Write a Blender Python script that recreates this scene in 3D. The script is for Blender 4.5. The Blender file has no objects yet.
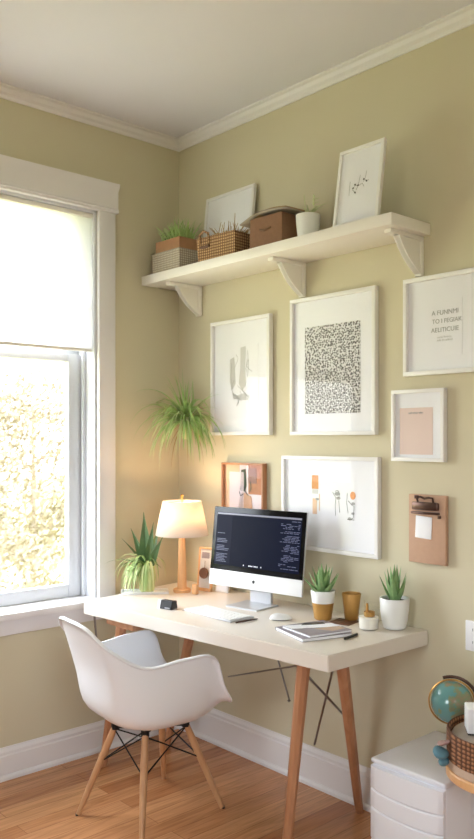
import bpy, bmesh, math, random
from mathutils import Vector, Matrix, Euler
random.seed(7)
S = bpy.context.scene
C = S.collection
PI = math.pi
V = Vector

# ------------------------------------------------------------------ materials
def srgb(r, g, b):
    f = lambda c: ((c/255+0.055)/1.055)**2.4 if c/255 > 0.04045 else c/255/12.92
    return (f(r), f(g), f(b), 1)

def mat(name, col, rough=.5, metal=0, noise=None, bump=None, coat=0, spec=.5, trans=0, sub=0, emit=None):
    """noise=(scale, amount) varies the colour; bump=(scale, strength)"""
    m = bpy.data.materials.new(name); m.use_nodes = True
    nt = m.node_tree; n = nt.nodes; b = n['Principled BSDF']; L = nt.links
    b.inputs['Base Color'].default_value = col
    b.inputs['Roughness'].default_value = rough
    b.inputs['Metallic'].default_value = metal
    b.inputs['Coat Weight'].default_value = coat
    b.inputs['Coat Roughness'].default_value = .08
    b.inputs['Specular IOR Level'].default_value = spec
    tc = n.new('ShaderNodeTexCoord')
    if noise is None: noise = (6, .04)
    nz = n.new('ShaderNodeTexNoise'); nz.inputs['Scale'].default_value = noise[0]; nz.inputs['Detail'].default_value = 4
    L.new(tc.outputs['Object'], nz.inputs['Vector'])
    mx = n.new('ShaderNodeMix'); mx.data_type = 'RGBA'; mx.blend_type = 'MIX'
    k = noise[1]
    mx.inputs['A'].default_value = (col[0]*(1-k), col[1]*(1-k), col[2]*(1-k), 1)
    mx.inputs['B'].default_value = (min(1, col[0]*(1+k)), min(1, col[1]*(1+k)), min(1, col[2]*(1+k)), 1)
    L.new(nz.outputs['Fac'], mx.inputs['Factor']); L.new(mx.outputs['Result'], b.inputs['Base Color'])
    if bump:
        nb = n.new('ShaderNodeTexNoise'); nb.inputs['Scale'].default_value = bump[0]
        bp = n.new('ShaderNodeBump'); bp.inputs['Strength'].default_value = bump[1]; bp.inputs['Distance'].default_value = .002
        L.new(tc.outputs['Object'], nb.inputs['Vector']); L.new(nb.outputs['Fac'], bp.inputs['Height']); L.new(bp.outputs['Normal'], b.inputs['Normal'])
    if emit:
        b.inputs['Emission Color'].default_value = emit[0]; b.inputs['Emission Strength'].default_value = emit[1]
    return m

def translucent(name, col, tcol, fac):
    m = bpy.data.materials.new(name); m.use_nodes = True
    nt = m.node_tree; n = nt.nodes; L = nt.links
    n.remove(n['Principled BSDF']); o = n['Material Output']
    d = n.new('ShaderNodeBsdfDiffuse'); t = n.new('ShaderNodeBsdfTranslucent'); x = n.new('ShaderNodeMixShader')
    tc = n.new('ShaderNodeTexCoord'); w = n.new('ShaderNodeTexNoise'); w.inputs['Scale'].default_value = 60
    mx = n.new('ShaderNodeMix'); mx.data_type = 'RGBA'
    mx.inputs['A'].default_value = col; mx.inputs['B'].default_value = [c*.95 for c in col[:3]]+[1]
    L.new(tc.outputs['Object'], w.inputs['Vector']); L.new(w.outputs['Fac'], mx.inputs['Factor']); L.new(mx.outputs['Result'], d.inputs['Color'])
    t.inputs['Color'].default_value = tcol; x.inputs['Fac'].default_value = fac
    L.new(d.outputs[0], x.inputs[1]); L.new(t.outputs[0], x.inputs[2]); L.new(x.outputs[0], o.inputs['Surface'])
    return m

def pane_mat(name, tint=(1, 1, 1, 1), ior=1.35, rough=.01):
    m = bpy.data.materials.new(name); m.use_nodes = True
    nt = m.node_tree; n = nt.nodes; L = nt.links
    n.remove(n['Principled BSDF']); o = n['Material Output']
    t = n.new('ShaderNodeBsdfTransparent'); g = n.new('ShaderNodeBsdfGlossy'); x = n.new('ShaderNodeMixShader'); f = n.new('ShaderNodeFresnel')
    t.inputs['Color'].default_value = tint; g.inputs['Roughness'].default_value = rough; f.inputs['IOR'].default_value = ior
    ge = n.new('ShaderNodeNewGeometry'); mu = n.new('ShaderNodeMath'); mu.operation = 'MULTIPLY_ADD'; mu.inputs[1].default_value = -1; mu.inputs[2].default_value = 1
    m2 = n.new('ShaderNodeMath'); m2.operation = 'MULTIPLY'   # an outer surface reflects, its inner side does not
    L.new(ge.outputs['Backfacing'], mu.inputs[0]); L.new(mu.outputs[0], m2.inputs[0]); L.new(f.outputs[0], m2.inputs[1])
    L.new(m2.outputs[0], x.inputs[0]); L.new(t.outputs[0], x.inputs[1]); L.new(g.outputs[0], x.inputs[2]); L.new(x.outputs[0], o.inputs['Surface'])
    return m

def wood(name, c1, c2, scale=(30, 30, 2.5), rough=.45, coat=0):
    m = mat(name, c1, rough, coat=coat); nt = m.node_tree; n = nt.nodes; L = nt.links; b = n['Principled BSDF']
    tc = n.new('ShaderNodeTexCoord'); mp = n.new('ShaderNodeMapping'); mp.inputs['Scale'].default_value = scale
    nz = n.new('ShaderNodeTexNoise'); nz.inputs['Scale'].default_value = 1; nz.inputs['Detail'].default_value = 5; nz.inputs['Distortion'].default_value = .6
    r = n.new('ShaderNodeValToRGB'); r.color_ramp.elements[0].position = .3; r.color_ramp.elements[1].position = .7
    r.color_ramp.elements[0].color = c1; r.color_ramp.elements[1].color = c2
    L.new(tc.outputs['Object'], mp.inputs[0]); L.new(mp.outputs[0], nz.inputs['Vector']); L.new(nz.outputs['Fac'], r.inputs[0]); L.new(r.outputs[0], b.inputs['Base Color'])
    return m

def weave(name, c1, c2, sc=90, rough=.8):
    m = mat(name, c1, rough); nt = m.node_tree; n = nt.nodes; L = nt.links; b = n['Principled BSDF']
    tc = n.new('ShaderNodeTexCoord')
    def wv(d, s):
        w = n.new('ShaderNodeTexWave'); w.bands_direction = d; w.inputs['Scale'].default_value = s; w.inputs['Distortion'].default_value = 1.2
        w.inputs['Detail'].default_value = 2
        L.new(tc.outputs['Object'], w.inputs['Vector']); return w
    a = wv('Z', sc*.42); c = wv('X', sc*.38)
    sp_ = n.new('ShaderNodeSeparateXYZ'); av = n.new('ShaderNodeMath'); cb_ = n.new('ShaderNodeCombineXYZ')
    L.new(tc.outputs['Object'], sp_.inputs[0]); L.new(sp_.outputs['X'], av.inputs[0]); L.new(sp_.outputs['Y'], av.inputs[1])
    L.new(av.outputs[0], cb_.inputs['X']); L.new(sp_.outputs['Z'], cb_.inputs['Z']); L.new(cb_.outputs[0], c.inputs['Vector'])
    mu = n.new('ShaderNodeMath'); mu.operation = 'MULTIPLY'; L.new(a.outputs['Fac'], mu.inputs[0]); L.new(c.outputs['Fac'], mu.inputs[1])
    r = n.new('ShaderNodeValToRGB'); r.color_ramp.elements[0].color = c2; r.color_ramp.elements[1].color = c1; r.color_ramp.elements[1].position = .5
    L.new(mu.outputs[0], r.inputs[0]); L.new(r.outputs[0], b.inputs['Base Color'])
    bp = n.new('ShaderNodeBump'); bp.inputs['Strength'].default_value = .7; bp.inputs['Distance'].default_value = .004
    L.new(mu.outputs[0], bp.inputs['Height']); L.new(bp.outputs['Normal'], b.inputs['Normal'])
    return m

M = {}
M['wall'] = mat('wall_paint', srgb(212, 203, 176), .75, noise=(1.3, .03), bump=(250, .12), spec=.25)
M['wallback'] = mat('white_wall_paint', srgb(232, 230, 226), .8, noise=(1.3, .02), bump=(250, .12), spec=.25)  # unseen walls made whiter than the room's paint to neutralise bounced light
M['ceiling'] = mat('ceiling_paint', srgb(228, 226, 232), .9, noise=(1, .02), bump=(200, .1), spec=.2)
M['trim'] = mat('trim_paint', srgb(235, 232, 233), .4, noise=(3, .02))
M['sash'] = mat('sash_paint', srgb(222, 224, 230), .35, noise=(3, .02))
M['shelfwhite'] = mat('shelf_paint', srgb(246, 241, 234), .45, noise=(4, .02))
M['frame'] = mat('frame_white', srgb(242, 240, 238), .4, noise=(8, .02))
M['mat'] = mat('mount_board', srgb(246, 246, 251), .85, noise=(20, .01))
M['glass'] = pane_mat('picture_glass', ior=1.33)
M['winglass'] = pane_mat('window_glass', ior=1.3)
M['cupglass'] = pane_mat('cup_glass', (.97, .97, .96, 1), ior=1.45)
M['desk'] = mat('desk_laminate', srgb(228, 218, 207), .32, noise=(5, .02))
M['chair'] = mat('chair_shell_plastic', srgb(244, 245, 250), .33, noise=(4, .01))
M['legwood'] = wood('beech_wood', srgb(206, 160, 118), srgb(188, 138, 96))
M['trestle'] = wood('oiled_trestle_wood', srgb(194, 142, 106), srgb(172, 118, 82))
M['paleoak'] = wood('pale_oak', srgb(232, 184, 134), srgb(214, 160, 108))
M['darkmetal'] = mat('black_wire', srgb(30, 28, 28), .4, metal=.6)
M['steel'] = mat('brushed_steel', srgb(150, 145, 140), .3, metal=1)
M['brass'] = mat('brass', srgb(202, 152, 84), .3, metal=.85)
M['bronze'] = mat('dark_bronze', srgb(92, 70, 62), .3, metal=.8)
M['gold'] = mat('gold_glaze', srgb(186, 140, 74), .42, metal=.35, noise=(30, .15))
M['pot'] = mat('white_glaze', srgb(238, 238, 236), .3, noise=(6, .01))
M['greenpot'] = mat('pale_green_glaze', srgb(190, 196, 130), .35, noise=(20, .08))
M['soil'] = mat('soil', srgb(62, 46, 34), .95, noise=(80, .4), bump=(120, 1))
M['black'] = mat('black_plastic', srgb(22, 22, 24), .35)
M['blackglass'] = mat('black_glass', srgb(8, 8, 11), .2, spec=.25)
M['alu'] = mat('silver_aluminium', srgb(206, 207, 212), .35, metal=.3)
M['white'] = mat('white_plastic', srgb(240, 240, 242), .35)
M['cab'] = mat('drawer_unit_plastic', srgb(240, 241, 248), .38, noise=(5, .01))
M['seam'] = mat('seam_grey', srgb(160, 160, 166), .6)
M['paper'] = mat('paper_white', srgb(246, 246, 251), .85)
M['ink'] = mat('ink', srgb(52, 48, 48), .8)
M['greyink'] = mat('soft_grey_ink', srgb(168, 167, 168), .8)
M['paleink'] = mat('pale_grey_wash', srgb(214, 213, 212), .85, noise=(40, .06))
M['pink'] = mat('pale_pink_paper', srgb(234, 212, 204), .85)
M['orange'] = mat('orange_print', srgb(232, 160, 96), .8, noise=(90, .25))
M['peach'] = mat('peach_print', srgb(232, 196, 164), .8)
M['tan'] = mat('tan_board', srgb(196, 158, 132), .7, noise=(60, .06))
M['rust'] = mat('rust_print', srgb(176, 104, 70), .7, noise=(30, .3))
M['deepgreen'] = mat('deep_green_print', srgb(70, 84, 62), .7, noise=(60, .3))
M['plum'] = mat('plum_print', srgb(140, 92, 88), .7, noise=(60, .3))
M['lilac'] = mat('lilac_print', srgb(232, 218, 222), .7)
M['leafgreen'] = mat('leaf_green', srgb(168, 196, 120), .5, noise=(25, .3))
M['leafmid'] = mat('leaf_mid_green', srgb(166, 190, 122), .5, noise=(25, .3))
M['leafdark'] = mat('leaf_dark_green', srgb(84, 116, 72), .4, noise=(25, .3))
M['leafaloe'] = mat('leaf_aloe', srgb(134, 168, 112), .45, noise=(60, .35))
M['leafpale'] = mat('leaf_pale', srgb(214, 222, 168), .5, noise=(25, .2))
M['leafdry'] = mat('leaf_dry', srgb(184, 146, 92), .7, noise=(25, .2))
M['greybasket'] = weave('grey_woven', srgb(214, 204, 188), srgb(164, 150, 130), 70)
M['wicker'] = weave('wicker', srgb(212, 174, 130), srgb(120, 82, 50), 62)
M['brownbox'] = mat('brown_felt', srgb(140, 104, 80), .9, noise=(60, .15), bump=(300, .5))
M['terrabox'] = mat('terracotta_wood_box', srgb(176, 132, 96), .8, noise=(50, .15))
M['jute'] = weave('jute_weave', srgb(166, 116, 80), srgb(84, 50, 30), 60)
M['beigeband'] = mat('beige_fabric_band', srgb(196, 170, 150), .85, noise=(50, .06))
M['greylid'] = mat('grey_cloth', srgb(172, 158, 146), .9, noise=(30, .15))
M['teal'] = mat('teal_felt', srgb(98, 138, 152), .85, noise=(60, .15))
M['rose'] = mat('dusty_rose_felt', srgb(170, 138, 132), .85, noise=(60, .1))
M['twig'] = mat('dried_twig', srgb(178, 146, 106), .85, noise=(40, .2))
M['wax'] = mat('wax', srgb(244, 240, 232), .5)
M['notegrey'] = mat('lilac_grey_cover', srgb(150, 142, 148), .5, noise=(14, .1))
M['leather'] = mat('brown_leather', srgb(112, 78, 58), .5, noise=(60, .15))
M['fabric'] = translucent('roman_shade_linen', srgb(240, 238, 234), srgb(253, 252, 248), .72)
M['lampshade'] = translucent('lampshade_linen', srgb(250, 246, 240), srgb(252, 236, 216), .4)
M['grass'] = mat('garden_lawn', srgb(170, 170, 120), .9, noise=(.6, .25))
M['bark'] = mat('tree_bark', srgb(140, 124, 108), .9, noise=(12, .2))
M['autumn'] = mat('autumn_leaves', srgb(128, 116, 94), .8, noise=(1.2, .35))
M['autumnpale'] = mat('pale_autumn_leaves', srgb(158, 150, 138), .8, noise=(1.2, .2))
M['bulb'] = mat('bulb_glow', srgb(255, 220, 170), .5, emit=((1, .68, .42, 1), 12))
M['screen'] = mat('screen_navy', srgb(6, 7, 14), .3, spec=.06, emit=((.003, .005, .018, 1), 1))
M['screenpanel'] = mat('screen_side_panel', srgb(9, 10, 20), .3, spec=.06, emit=((.008, .010, .026, 1), 1))
M['screenbar'] = mat('screen_menu_bar', srgb(80, 80, 95), .2, emit=((.2, .2, .24, 1), 1))
M['code'] = mat('screen_text_glow', srgb(60, 64, 90), .3, emit=((.045, .05, .10, 1), 1))
M['dock'] = mat('screen_icon_glow', srgb(200, 200, 210), .3, emit=((.6, .6, .7, 1), 1))

# dotted ink print
def dots_mat():
    m = mat('dotted_ink_print', srgb(238, 236, 236), .85); nt = m.node_tree; n = nt.nodes; L = nt.links; b = n['Principled BSDF']
    tc = n.new('ShaderNodeTexCoord'); mp = n.new('ShaderNodeMapping'); mp.inputs['Scale'].default_value = (116, 0, 106)
    nz = n.new('ShaderNodeTexNoise'); nz.inputs['Scale'].default_value = 90
    ad = n.new('ShaderNodeMixRGB'); ad.blend_type = 'ADD'; ad.inputs[0].default_value = .9
    v = n.new('ShaderNodeTexVoronoi'); v.inputs['Scale'].default_value = 1; v.inputs['Randomness'].default_value = .75
    r = n.new('ShaderNodeValToRGB'); r.color_ramp.elements[0].position = .36; r.color_ramp.elements[1].position = .50
    r.color_ramp.elements[0].color = srgb(62, 54, 52); r.color_ramp.elements[1].color = srgb(226, 224, 224)
    L.new(tc.outputs['Object'], mp.inputs[0]); L.new(tc.outputs['Object'], nz.inputs['Vector'])
    L.new(mp.outputs[0], ad.inputs[1]); L.new(nz.outputs['Color'], ad.inputs[2]); L.new(ad.outputs[0], v.inputs['Vector'])
    L.new(v.outputs['Distance'], r.inputs[0]); L.new(r.outputs[0], b.inputs['Base Color']); return m
M['dots'] = dots_mat()

# floor boards running along y
def floor_mat():
    m = mat('oak_floorboards', srgb(190, 130, 90), .3); nt = m.node_tree; n = nt.nodes; L = nt.links; b = n['Principled BSDF']
    tc = n.new('ShaderNodeTexCoord')
    rot = n.new('ShaderNodeMapping'); rot.inputs['Rotation'].default_value = (0, 0, PI/2)
    L.new(tc.outputs['Object'], rot.inputs[0])
    br = n.new('ShaderNodeTexBrick'); br.offset = .37; br.offset_frequency = 2
    br.inputs['Scale'].default_value = 1; br.inputs['Brick Width'].default_value = 1.1; br.inputs['Row Height'].default_value = .085
    br.inputs['Mortar Size'].default_value = .0012; br.inputs['Mortar Smooth'].default_value = .3; br.inputs['Bias'].default_value = 0
    br.inputs['Color1'].default_value = srgb(218, 160, 112); br.inputs['Color2'].default_value = srgb(184, 120, 76); br.inputs['Mortar'].default_value = srgb(150, 98, 64)
    L.new(rot.outputs[0], br.inputs['Vector'])
    mp = n.new('ShaderNodeMapping'); mp.inputs['Scale'].default_value = (2.2, 26, 1)
    L.new(rot.outputs[0], mp.inputs[0])
    nz = n.new('ShaderNodeTexNoise'); nz.inputs['Scale'].default_value = 1.6; nz.inputs['Detail'].default_value = 6; nz.inputs['Distortion'].default_value = 1.2
    L.new(mp.outputs[0], nz.inputs['Vector'])
    cr = n.new('ShaderNodeValToRGB'); cr.color_ramp.elements[0].color = (.55, .5, .46, 1); cr.color_ramp.elements[1].color = (1.0, 1.0, 1.0, 1)
    cr.color_ramp.elements[0].position = .28; cr.color_ramp.elements[1].position = .62
    L.new(nz.outputs['Fac'], cr.inputs[0])
    mx = n.new('ShaderNodeMix'); mx.data_type = 'RGBA'; mx.blend_type = 'MULTIPLY'; mx.inputs['Factor'].default_value = .8
    L.new(br.outputs['Color'], mx.inputs['A']); L.new(cr.outputs[0], mx.inputs['B']); L.new(mx.outputs['Result'], b.inputs['Base Color'])
    bp = n.new('ShaderNodeBump'); bp.inputs['Strength'].default_value = .25; bp.inputs['Distance'].default_value = .002; bp.invert = True
    L.new(br.outputs['Fac'], bp.inputs['Height']); L.new(bp.outputs['Normal'], b.inputs['Normal'])
    b.inputs['Roughness'].default_value = .27
    return m
M['floor'] = floor_mat()

def globe_mat():
    m = mat('globe_map', srgb(110, 160, 160), .15, coat=.6); nt = m.node_tree; n = nt.nodes; L = nt.links; b = n['Principled BSDF']
    tc = n.new('ShaderNodeTexCoord'); nz = n.new('ShaderNodeTexNoise'); nz.inputs['Scale'].default_value = 13; nz.inputs['Detail'].default_value = 5; nz.inputs['Roughness'].default_value = .6
    r = n.new('ShaderNodeValToRGB'); e = r.color_ramp.elements
    e[0].position = .0; e[0].color = srgb(104, 156, 160); e[1].position = 1; e[1].color = srgb(176, 150, 136)
    for p, c in ((.50, srgb(104, 158, 158)), (.53, srgb(130, 150, 118)), (.60, srgb(158, 136, 116))):
        q = e.new(p); q.color = c
    L.new(tc.outputs['Object'], nz.inputs['Vector']); L.new(nz.outputs['Fac'], r.inputs[0]); L.new(r.outputs[0], b.inputs['Base Color']); return m
M['globe'] = globe_mat()

# ------------------------------------------------------------------ mesh helpers
def BM(): return bmesh.new()

def box(bm, c, s, bev=0, rot=None, seg=2):
    mx = Matrix.Translation(V(c)) @ ((rot.to_matrix().to_4x4()) if rot else Matrix.Identity(4)) @ Matrix.Diagonal((s[0], s[1], s[2], 1))
    r = bmesh.ops.create_cube(bm, size=1, matrix=mx)
    if bev:
        es = set(e for v in r['verts'] for e in v.link_edges)
        bmesh.ops.bevel(bm, geom=list(es), offset=bev, segments=seg, profile=.5, affect='EDGES')
def boxr(bm, x0, x1, y0, y1, z0, z1, bev=0, seg=2):
    box(bm, ((x0+x1)/2, (y0+y1)/2, (z0+z1)/2), (abs(x1-x0), abs(y1-y0), abs(z1-z0)), bev, None, seg)

def tube(bm, pts, rad, seg=10, cap=True):
    """tube along points; rad a number or a list"""
    pts = [V(p) for p in pts]; n = len(pts)
    if not hasattr(rad, '__len__'): rad = [rad]*n
    up = V((0, 0, 1)); rings = []
    t0 = (pts[1]-pts[0]).normalized()
    a = t0.cross(up)
    if a.length < 1e-3: a = V((1, 0, 0))
    a.normalize()
    for i in range(n):
        t = (pts[min(i+1, n-1)]-pts[max(i-1, 0)]).normalized()
        a = (a - t*a.dot(t)).normalized(); b = t.cross(a)
        rings.append([bm.verts.new(pts[i]+(a*math.cos(2*PI*k/seg)+b*math.sin(2*PI*k/seg))*rad[i]) for k in range(seg)])
    for i in range(n-1):
        for k in range(seg):
            bm.faces.new((rings[i][k], rings[i][(k+1) % seg], rings[i+1][(k+1) % seg], rings[i+1][k]))
    if cap:
        bm.faces.new(rings[0][::-1]); bm.faces.new(rings[-1])

def lathe(bm, prof, c=(0, 0, 0), seg=40, close=True):
    """prof: (r, z) list; open ends at r=0 collapse to a point"""
    c = V(c); rings = []
    for r, z in prof:
        if r < 1e-5: rings.append([bm.verts.new(c+V((0, 0, z)))])
        else: rings.append([bm.verts.new(c+V((r*math.cos(2*PI*k/seg), r*math.sin(2*PI*k/seg), z))) for k in range(seg)])
    for a, b in zip(rings, rings[1:]):
        for k in range(seg):
            k2 = (k+1) % seg
            if len(a) == 1 and len(b) == 1: continue
            if len(a) == 1: bm.faces.new((a[0], b[k2], b[k]))
            elif len(b) == 1: bm.faces.new((a[k], a[k2], b[0]))
            else: bm.faces.new((a[k], a[k2], b[k2], b[k]))

def prism(bm, poly, ax, a0, a1):
    """poly of 2-D points extruded along axis ax from a0 to a1"""
    def mk(p, t):
        if ax == 'x': return (t, p[0], p[1])
        if ax == 'y': return (p[0], t, p[1])
        return (p[0], p[1], t)
    A = [bm.verts.new(mk(p, a0)) for p in poly]; B = [bm.verts.new(mk(p, a1)) for p in poly]
    n = len(poly)
    for i in range(n): bm.faces.new((A[i], A[(i+1) % n], B[(i+1) % n], B[i]))
    bm.faces.new(A[::-1]); bm.faces.new(B)

def leaf(bm, base, direc, L, w, droop=.5, fold=.25, n=8, upn=None, tipw=.05, shape='strap', twist=0):
    """a curved, V-folded leaf blade; droop bends it towards the ground"""
    p = V(base); d = V(direc).normalized(); rows = []
    side = d.cross(V((0, 0, 1)))
    if side.length < (.5 if shape == 'blade' else .05): side = V((math.cos(twist), math.sin(twist), 0))
    side.normalize()
    st = L/n
    for i in range(n+1):
        t = i/n
        if shape == 'strap': ww = w*(.55+.45*math.sin(PI*min(1, t*1.4+.1)))*(1-t**3*(1-tipw))
        else: ww = w*max(tipw, (1-t**1.3))*(.8+.5*math.sin(PI*t))
        nn = side.cross(d).normalized()
        rows.append((bm.verts.new(p-side*ww/2+nn*ww*fold), bm.verts.new(p), bm.verts.new(p+side*ww/2+nn*ww*fold)))
        p = p+d*st
        d = (d+V((0, 0, -1))*droop*st/L*(1+t)).normalized()
        s2 = side-d*side.dot(d); side = s2.normalized()
    for a, b in zip(rows, rows[1:]):
        bm.faces.new((a[0], a[1], b[1], b[0])); bm.faces.new((a[1], a[2], b[2], b[1]))

def obj(name, bm, m, parent=None, loc=(0, 0, 0), rot=(0, 0, 0), smooth=True, fix=True, label=None):
    if fix: bmesh.ops.recalc_face_normals(bm, faces=bm.faces)
    me = bpy.data.meshes.new(name); bm.to_mesh(me); bm.free()
    if smooth:
        for p in me.polygons: p.use_smooth = True
        me.set_sharp_from_angle(angle=math.radians(35))
    me.materials.append(M[m] if isinstance(m, str) else m)
    o = bpy.data.objects.new(name, me); C.objects.link(o)
    o.location = loc; o.rotation_euler = rot
    if parent: o.parent = parent
    if label: o['label'] = label
    return o
def solidify(o, t, off=0):
    md = o.modifiers.new('thickness', 'SOLIDIFY'); md.thickness = t; md.offset = off; return o
def thing(name, label, cat, loc=(0, 0, 0), rotz=0, group=None, rot=None):
    o = bpy.data.objects.new(name, None); C.objects.link(o); o.empty_display_size = .05
    o.location = loc; o.rotation_euler = rot if rot else (0, 0, rotz); o['label'] = label; o['category'] = cat
    if group: o['group'] = group
    return o
def tag(o, label, cat, group=None):
    o['label'] = label; o['category'] = cat
    if group: o['group'] = group
    return o
def struct(name, bm, m, parent=None, label=None, **k):
    o = obj(name, bm, m, parent, **k)
    if not parent: o['kind'] = 'structure'
    if label: o['label'] = label
    return o
def sroot(name, label):
    o = bpy.data.objects.new(name, None); C.objects.link(o); o['kind'] = 'structure'; o['label'] = label; return o

def text_mesh(name, s, size, m, parent, loc, ext=.0004, align='LEFT', label=None):
    cu = bpy.data.curves.new(name, 'FONT'); cu.body = s; cu.size = size; cu.extrude = ext; cu.align_x = align
    t = bpy.data.objects.new(name+'_curve', cu)
    me = bpy.data.meshes.new_from_object(t); bpy.data.objects.remove(t); bpy.data.curves.remove(cu)
    me.materials.append(M[m]); o = bpy.data.objects.new(name, me); C.objects.link(o)
    o.rotation_euler = (PI/2, 0, 0); o.location = loc; o.parent = parent
    if label: o['label'] = label
    return o

# ------------------------------------------------------------------ the room
RX, RY, CZ = 4.3, -4.7, 2.955
WT = .20
# window opening in the left wall
WY0, WY1, WZ0, WZ1 = -1.63, -.484, .715, 2.52
bm = BM(); boxr(bm, -WT, RX+WT, RY-WT, WT, -.12, 0); struct('floor', bm, 'floor', smooth=False)
bm = BM(); boxr(bm, -WT, RX+WT, RY-WT, WT, CZ, CZ+.12); struct('ceiling', bm, 'ceiling', smooth=False)
bm = BM(); boxr(bm, 0, RX+WT, 0, WT, 0, CZ); struct('wall_right', bm, 'wall', smooth=False)
def wall_with_hole(name, along, c0, c1, a0, a1, h0, h1, z0, z1):
    """wall slab between c0..c1 (thickness), a0..a1 long, hole h0..h1 x z0..z1"""
    bm = BM()
    def q(s0, s1, t0, t1):
        if along == 'y': boxr(bm, c0, c1, s0, s1, t0, t1)
        else: boxr(bm, s0, s1, c0, c1, t0, t1)
    q(a0, h0, 0, CZ); q(h1, a1, 0, CZ); q(h0, h1, 0, z0); q(h0, h1, z1, CZ)
    struct(name, bm, 'wall' if name == 'wall_left' else 'wallback', smooth=False)
wall_with_hole('wall_left', 'y', -WT, 0, RY, WT, WY0, WY1, WZ0-.03, WZ1)
wall_with_hole('wall_front', 'y', RX, RX+WT, RY, 0, -2.6, -1.8, .9, 2.1)  # hole for an added fill window
wall_with_hole('wall_back', 'x', RY-WT, RY, -WT, RX+WT, 1.6, 2.9, .9, 2.3)  # hole for the other added fill window

# crown moulding profiles
def crown(name, ax):
    prof = [(0, 0), (.008, 0), (.012, .012), (.026, .02), (.034, .034), (.05, .038), (.05, .045), (0, .045)]
    bm = BM()
    if ax == 'x': prism(bm, [(-p, CZ-.045+z) for p, z in prof], 'x', 0, RX)
    else: prism(bm, [(p, CZ-.045+z) for p, z in prof], 'y', RY, 0)
    struct(name, bm, 'trim', smooth=False)
crown('trim_1', 'x'); crown('trim_2', 'y')
def baseb(name, ax, h):
    prof = [(0, 0), (.028, 0), (.028, .012), (.022, .02), (.018, .022), (.018, h-.035), (.014, h-.03), (.014, h-.018), (.006, h-.006), (.004, h), (0, h)]
    bm = BM()
    if ax == 'x': prism(bm, [(-p, z) for p, z in prof], 'x', 0, RX)
    else: prism(bm, [(p, z) for p, z in prof], 'y', RY, 0)
    struct(name, bm, 'trim', smooth=False)
baseb('baseboard_right', 'x', .158); baseb('baseboard_left', 'y', .135)

# the window
w = sroot('window_1', 'white double-hung sash window with a lowered roman shade')
bm = BM()
boxr(bm, 0, .022, WY1, WY1+.09, WZ0-.02, WZ1, .003)
boxr(bm, 0, .022, WY0-.09, WY0, WZ0-.02, WZ1, .003)
struct('casing', bm, 'trim', w)
bm = BM(); prof = [(0, WZ1), (.026, WZ1), (.026, WZ1+.008), (.03, WZ1+.012), (.024, WZ1+.02), (.024, WZ1+.10), (.036, WZ1+.118), (.04, WZ1+.135), (0, WZ1+.135)]
prism(bm, prof, 'y', WY0-.105, WY1+.104); struct('head_casing', bm, 'trim', w)
bm = BM(); boxr(bm, -.14, .055, WY0-.1, WY1+.105, WZ0-.03, WZ0, .006); struct('window_sill', bm, 'trim', w)
bm = BM(); boxr(bm, 0, .02, WY0-.09, WY1+.09, WZ0-.10, WZ0-.03, .003); struct('apron', bm, 'trim', w)
bm = BM()   # jamb lining
boxr(bm, -.19, -.001, WY1-.012, WY1+.001, WZ0, WZ1); boxr(bm, -.19, -.001, WY0-.001, WY0+.012, WZ0, WZ1); boxr(bm, -.19, -.001, WY0, WY1, WZ1-.012, WZ1+.001)
struct('jamb', bm, 'sash', w, smooth=False)
def sash(name, xc, z0, z1, st=.080):
    bm = BM(); y0, y1 = WY0+.012, WY1-.012; x0, x1 = xc-.018, xc+.018
    boxr(bm, x0, x1, y0, y0+st, z0, z1, .004); boxr(bm, x0, x1, y1-st, y1, z0, z1, .004)
    boxr(bm, x0, x1, y0+st, y1-st, z0, z0+.060, .004); boxr(bm, x0, x1, y0+st, y1-st, z1-.035, z1, .004)
    s = struct(name, bm, 'sash', w)
    bm = BM(); boxr(bm, xc-.003, xc+.003, y0+st-.004, y1-st+.004, z0+.055, z1-.03); struct('window_pane', bm, 'winglass', s, smooth=False)
sash('lower_sash', -.115, WZ0, 1.852)
sash('upper_sash', -.158, 1.817, WZ1-.012)
bm = BM()
boxr(bm, -.09, -.075, WY1-.03, WY1-.012, WZ0, WZ1-.02, .002); boxr(bm, -.09, -.075, WY0+.012, WY0+.03, WZ0, WZ1-.02, .002)
struct('sash_stop', bm, 'sash', w)

# roman shade
sh = thing('roman_shade', 'white linen roman shade covering the top half of the window', 'window shade', (-.03, 0, 0))
bm = BM(); ya, yb = WY0+.014, WY1-.006
N = 60; zs = []
top, bot = WZ1-.028, 1.872
rows = []
for i in range(N+1):
    t = i/N; z = top-(top-bot)*t
    # three gentle folds that belly out towards the room
    ph = (z-bot)/.20
    bl = .012*abs(math.sin(PI*ph))**.6 if z < bot+.42 else .004
    rows.append((bl, z))
cols = []
for bl, z in rows: cols.append([bm.verts.new((bl, ya+(yb-ya)*k/6, z)) for k in range(7)])
for a, b in zip(cols, cols[1:]):
    for k in range(6): bm.faces.new((a[k], a[k+1], b[k+1], b[k]))
solidify(obj('shade_cloth', bm, 'fabric', sh), .0015)
bm = BM(); boxr(bm, -.004, .007, ya, yb, bot-.010, bot+.004, .003); obj('bottom_bar', bm, 'shelfwhite', sh, label='stiff white hem bar')
bm = BM(); boxr(bm, -.018, .016, ya, yb, WZ1-.034, WZ1-.014, .003); obj('head_rail', bm, 'shelfwhite', sh)

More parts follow.
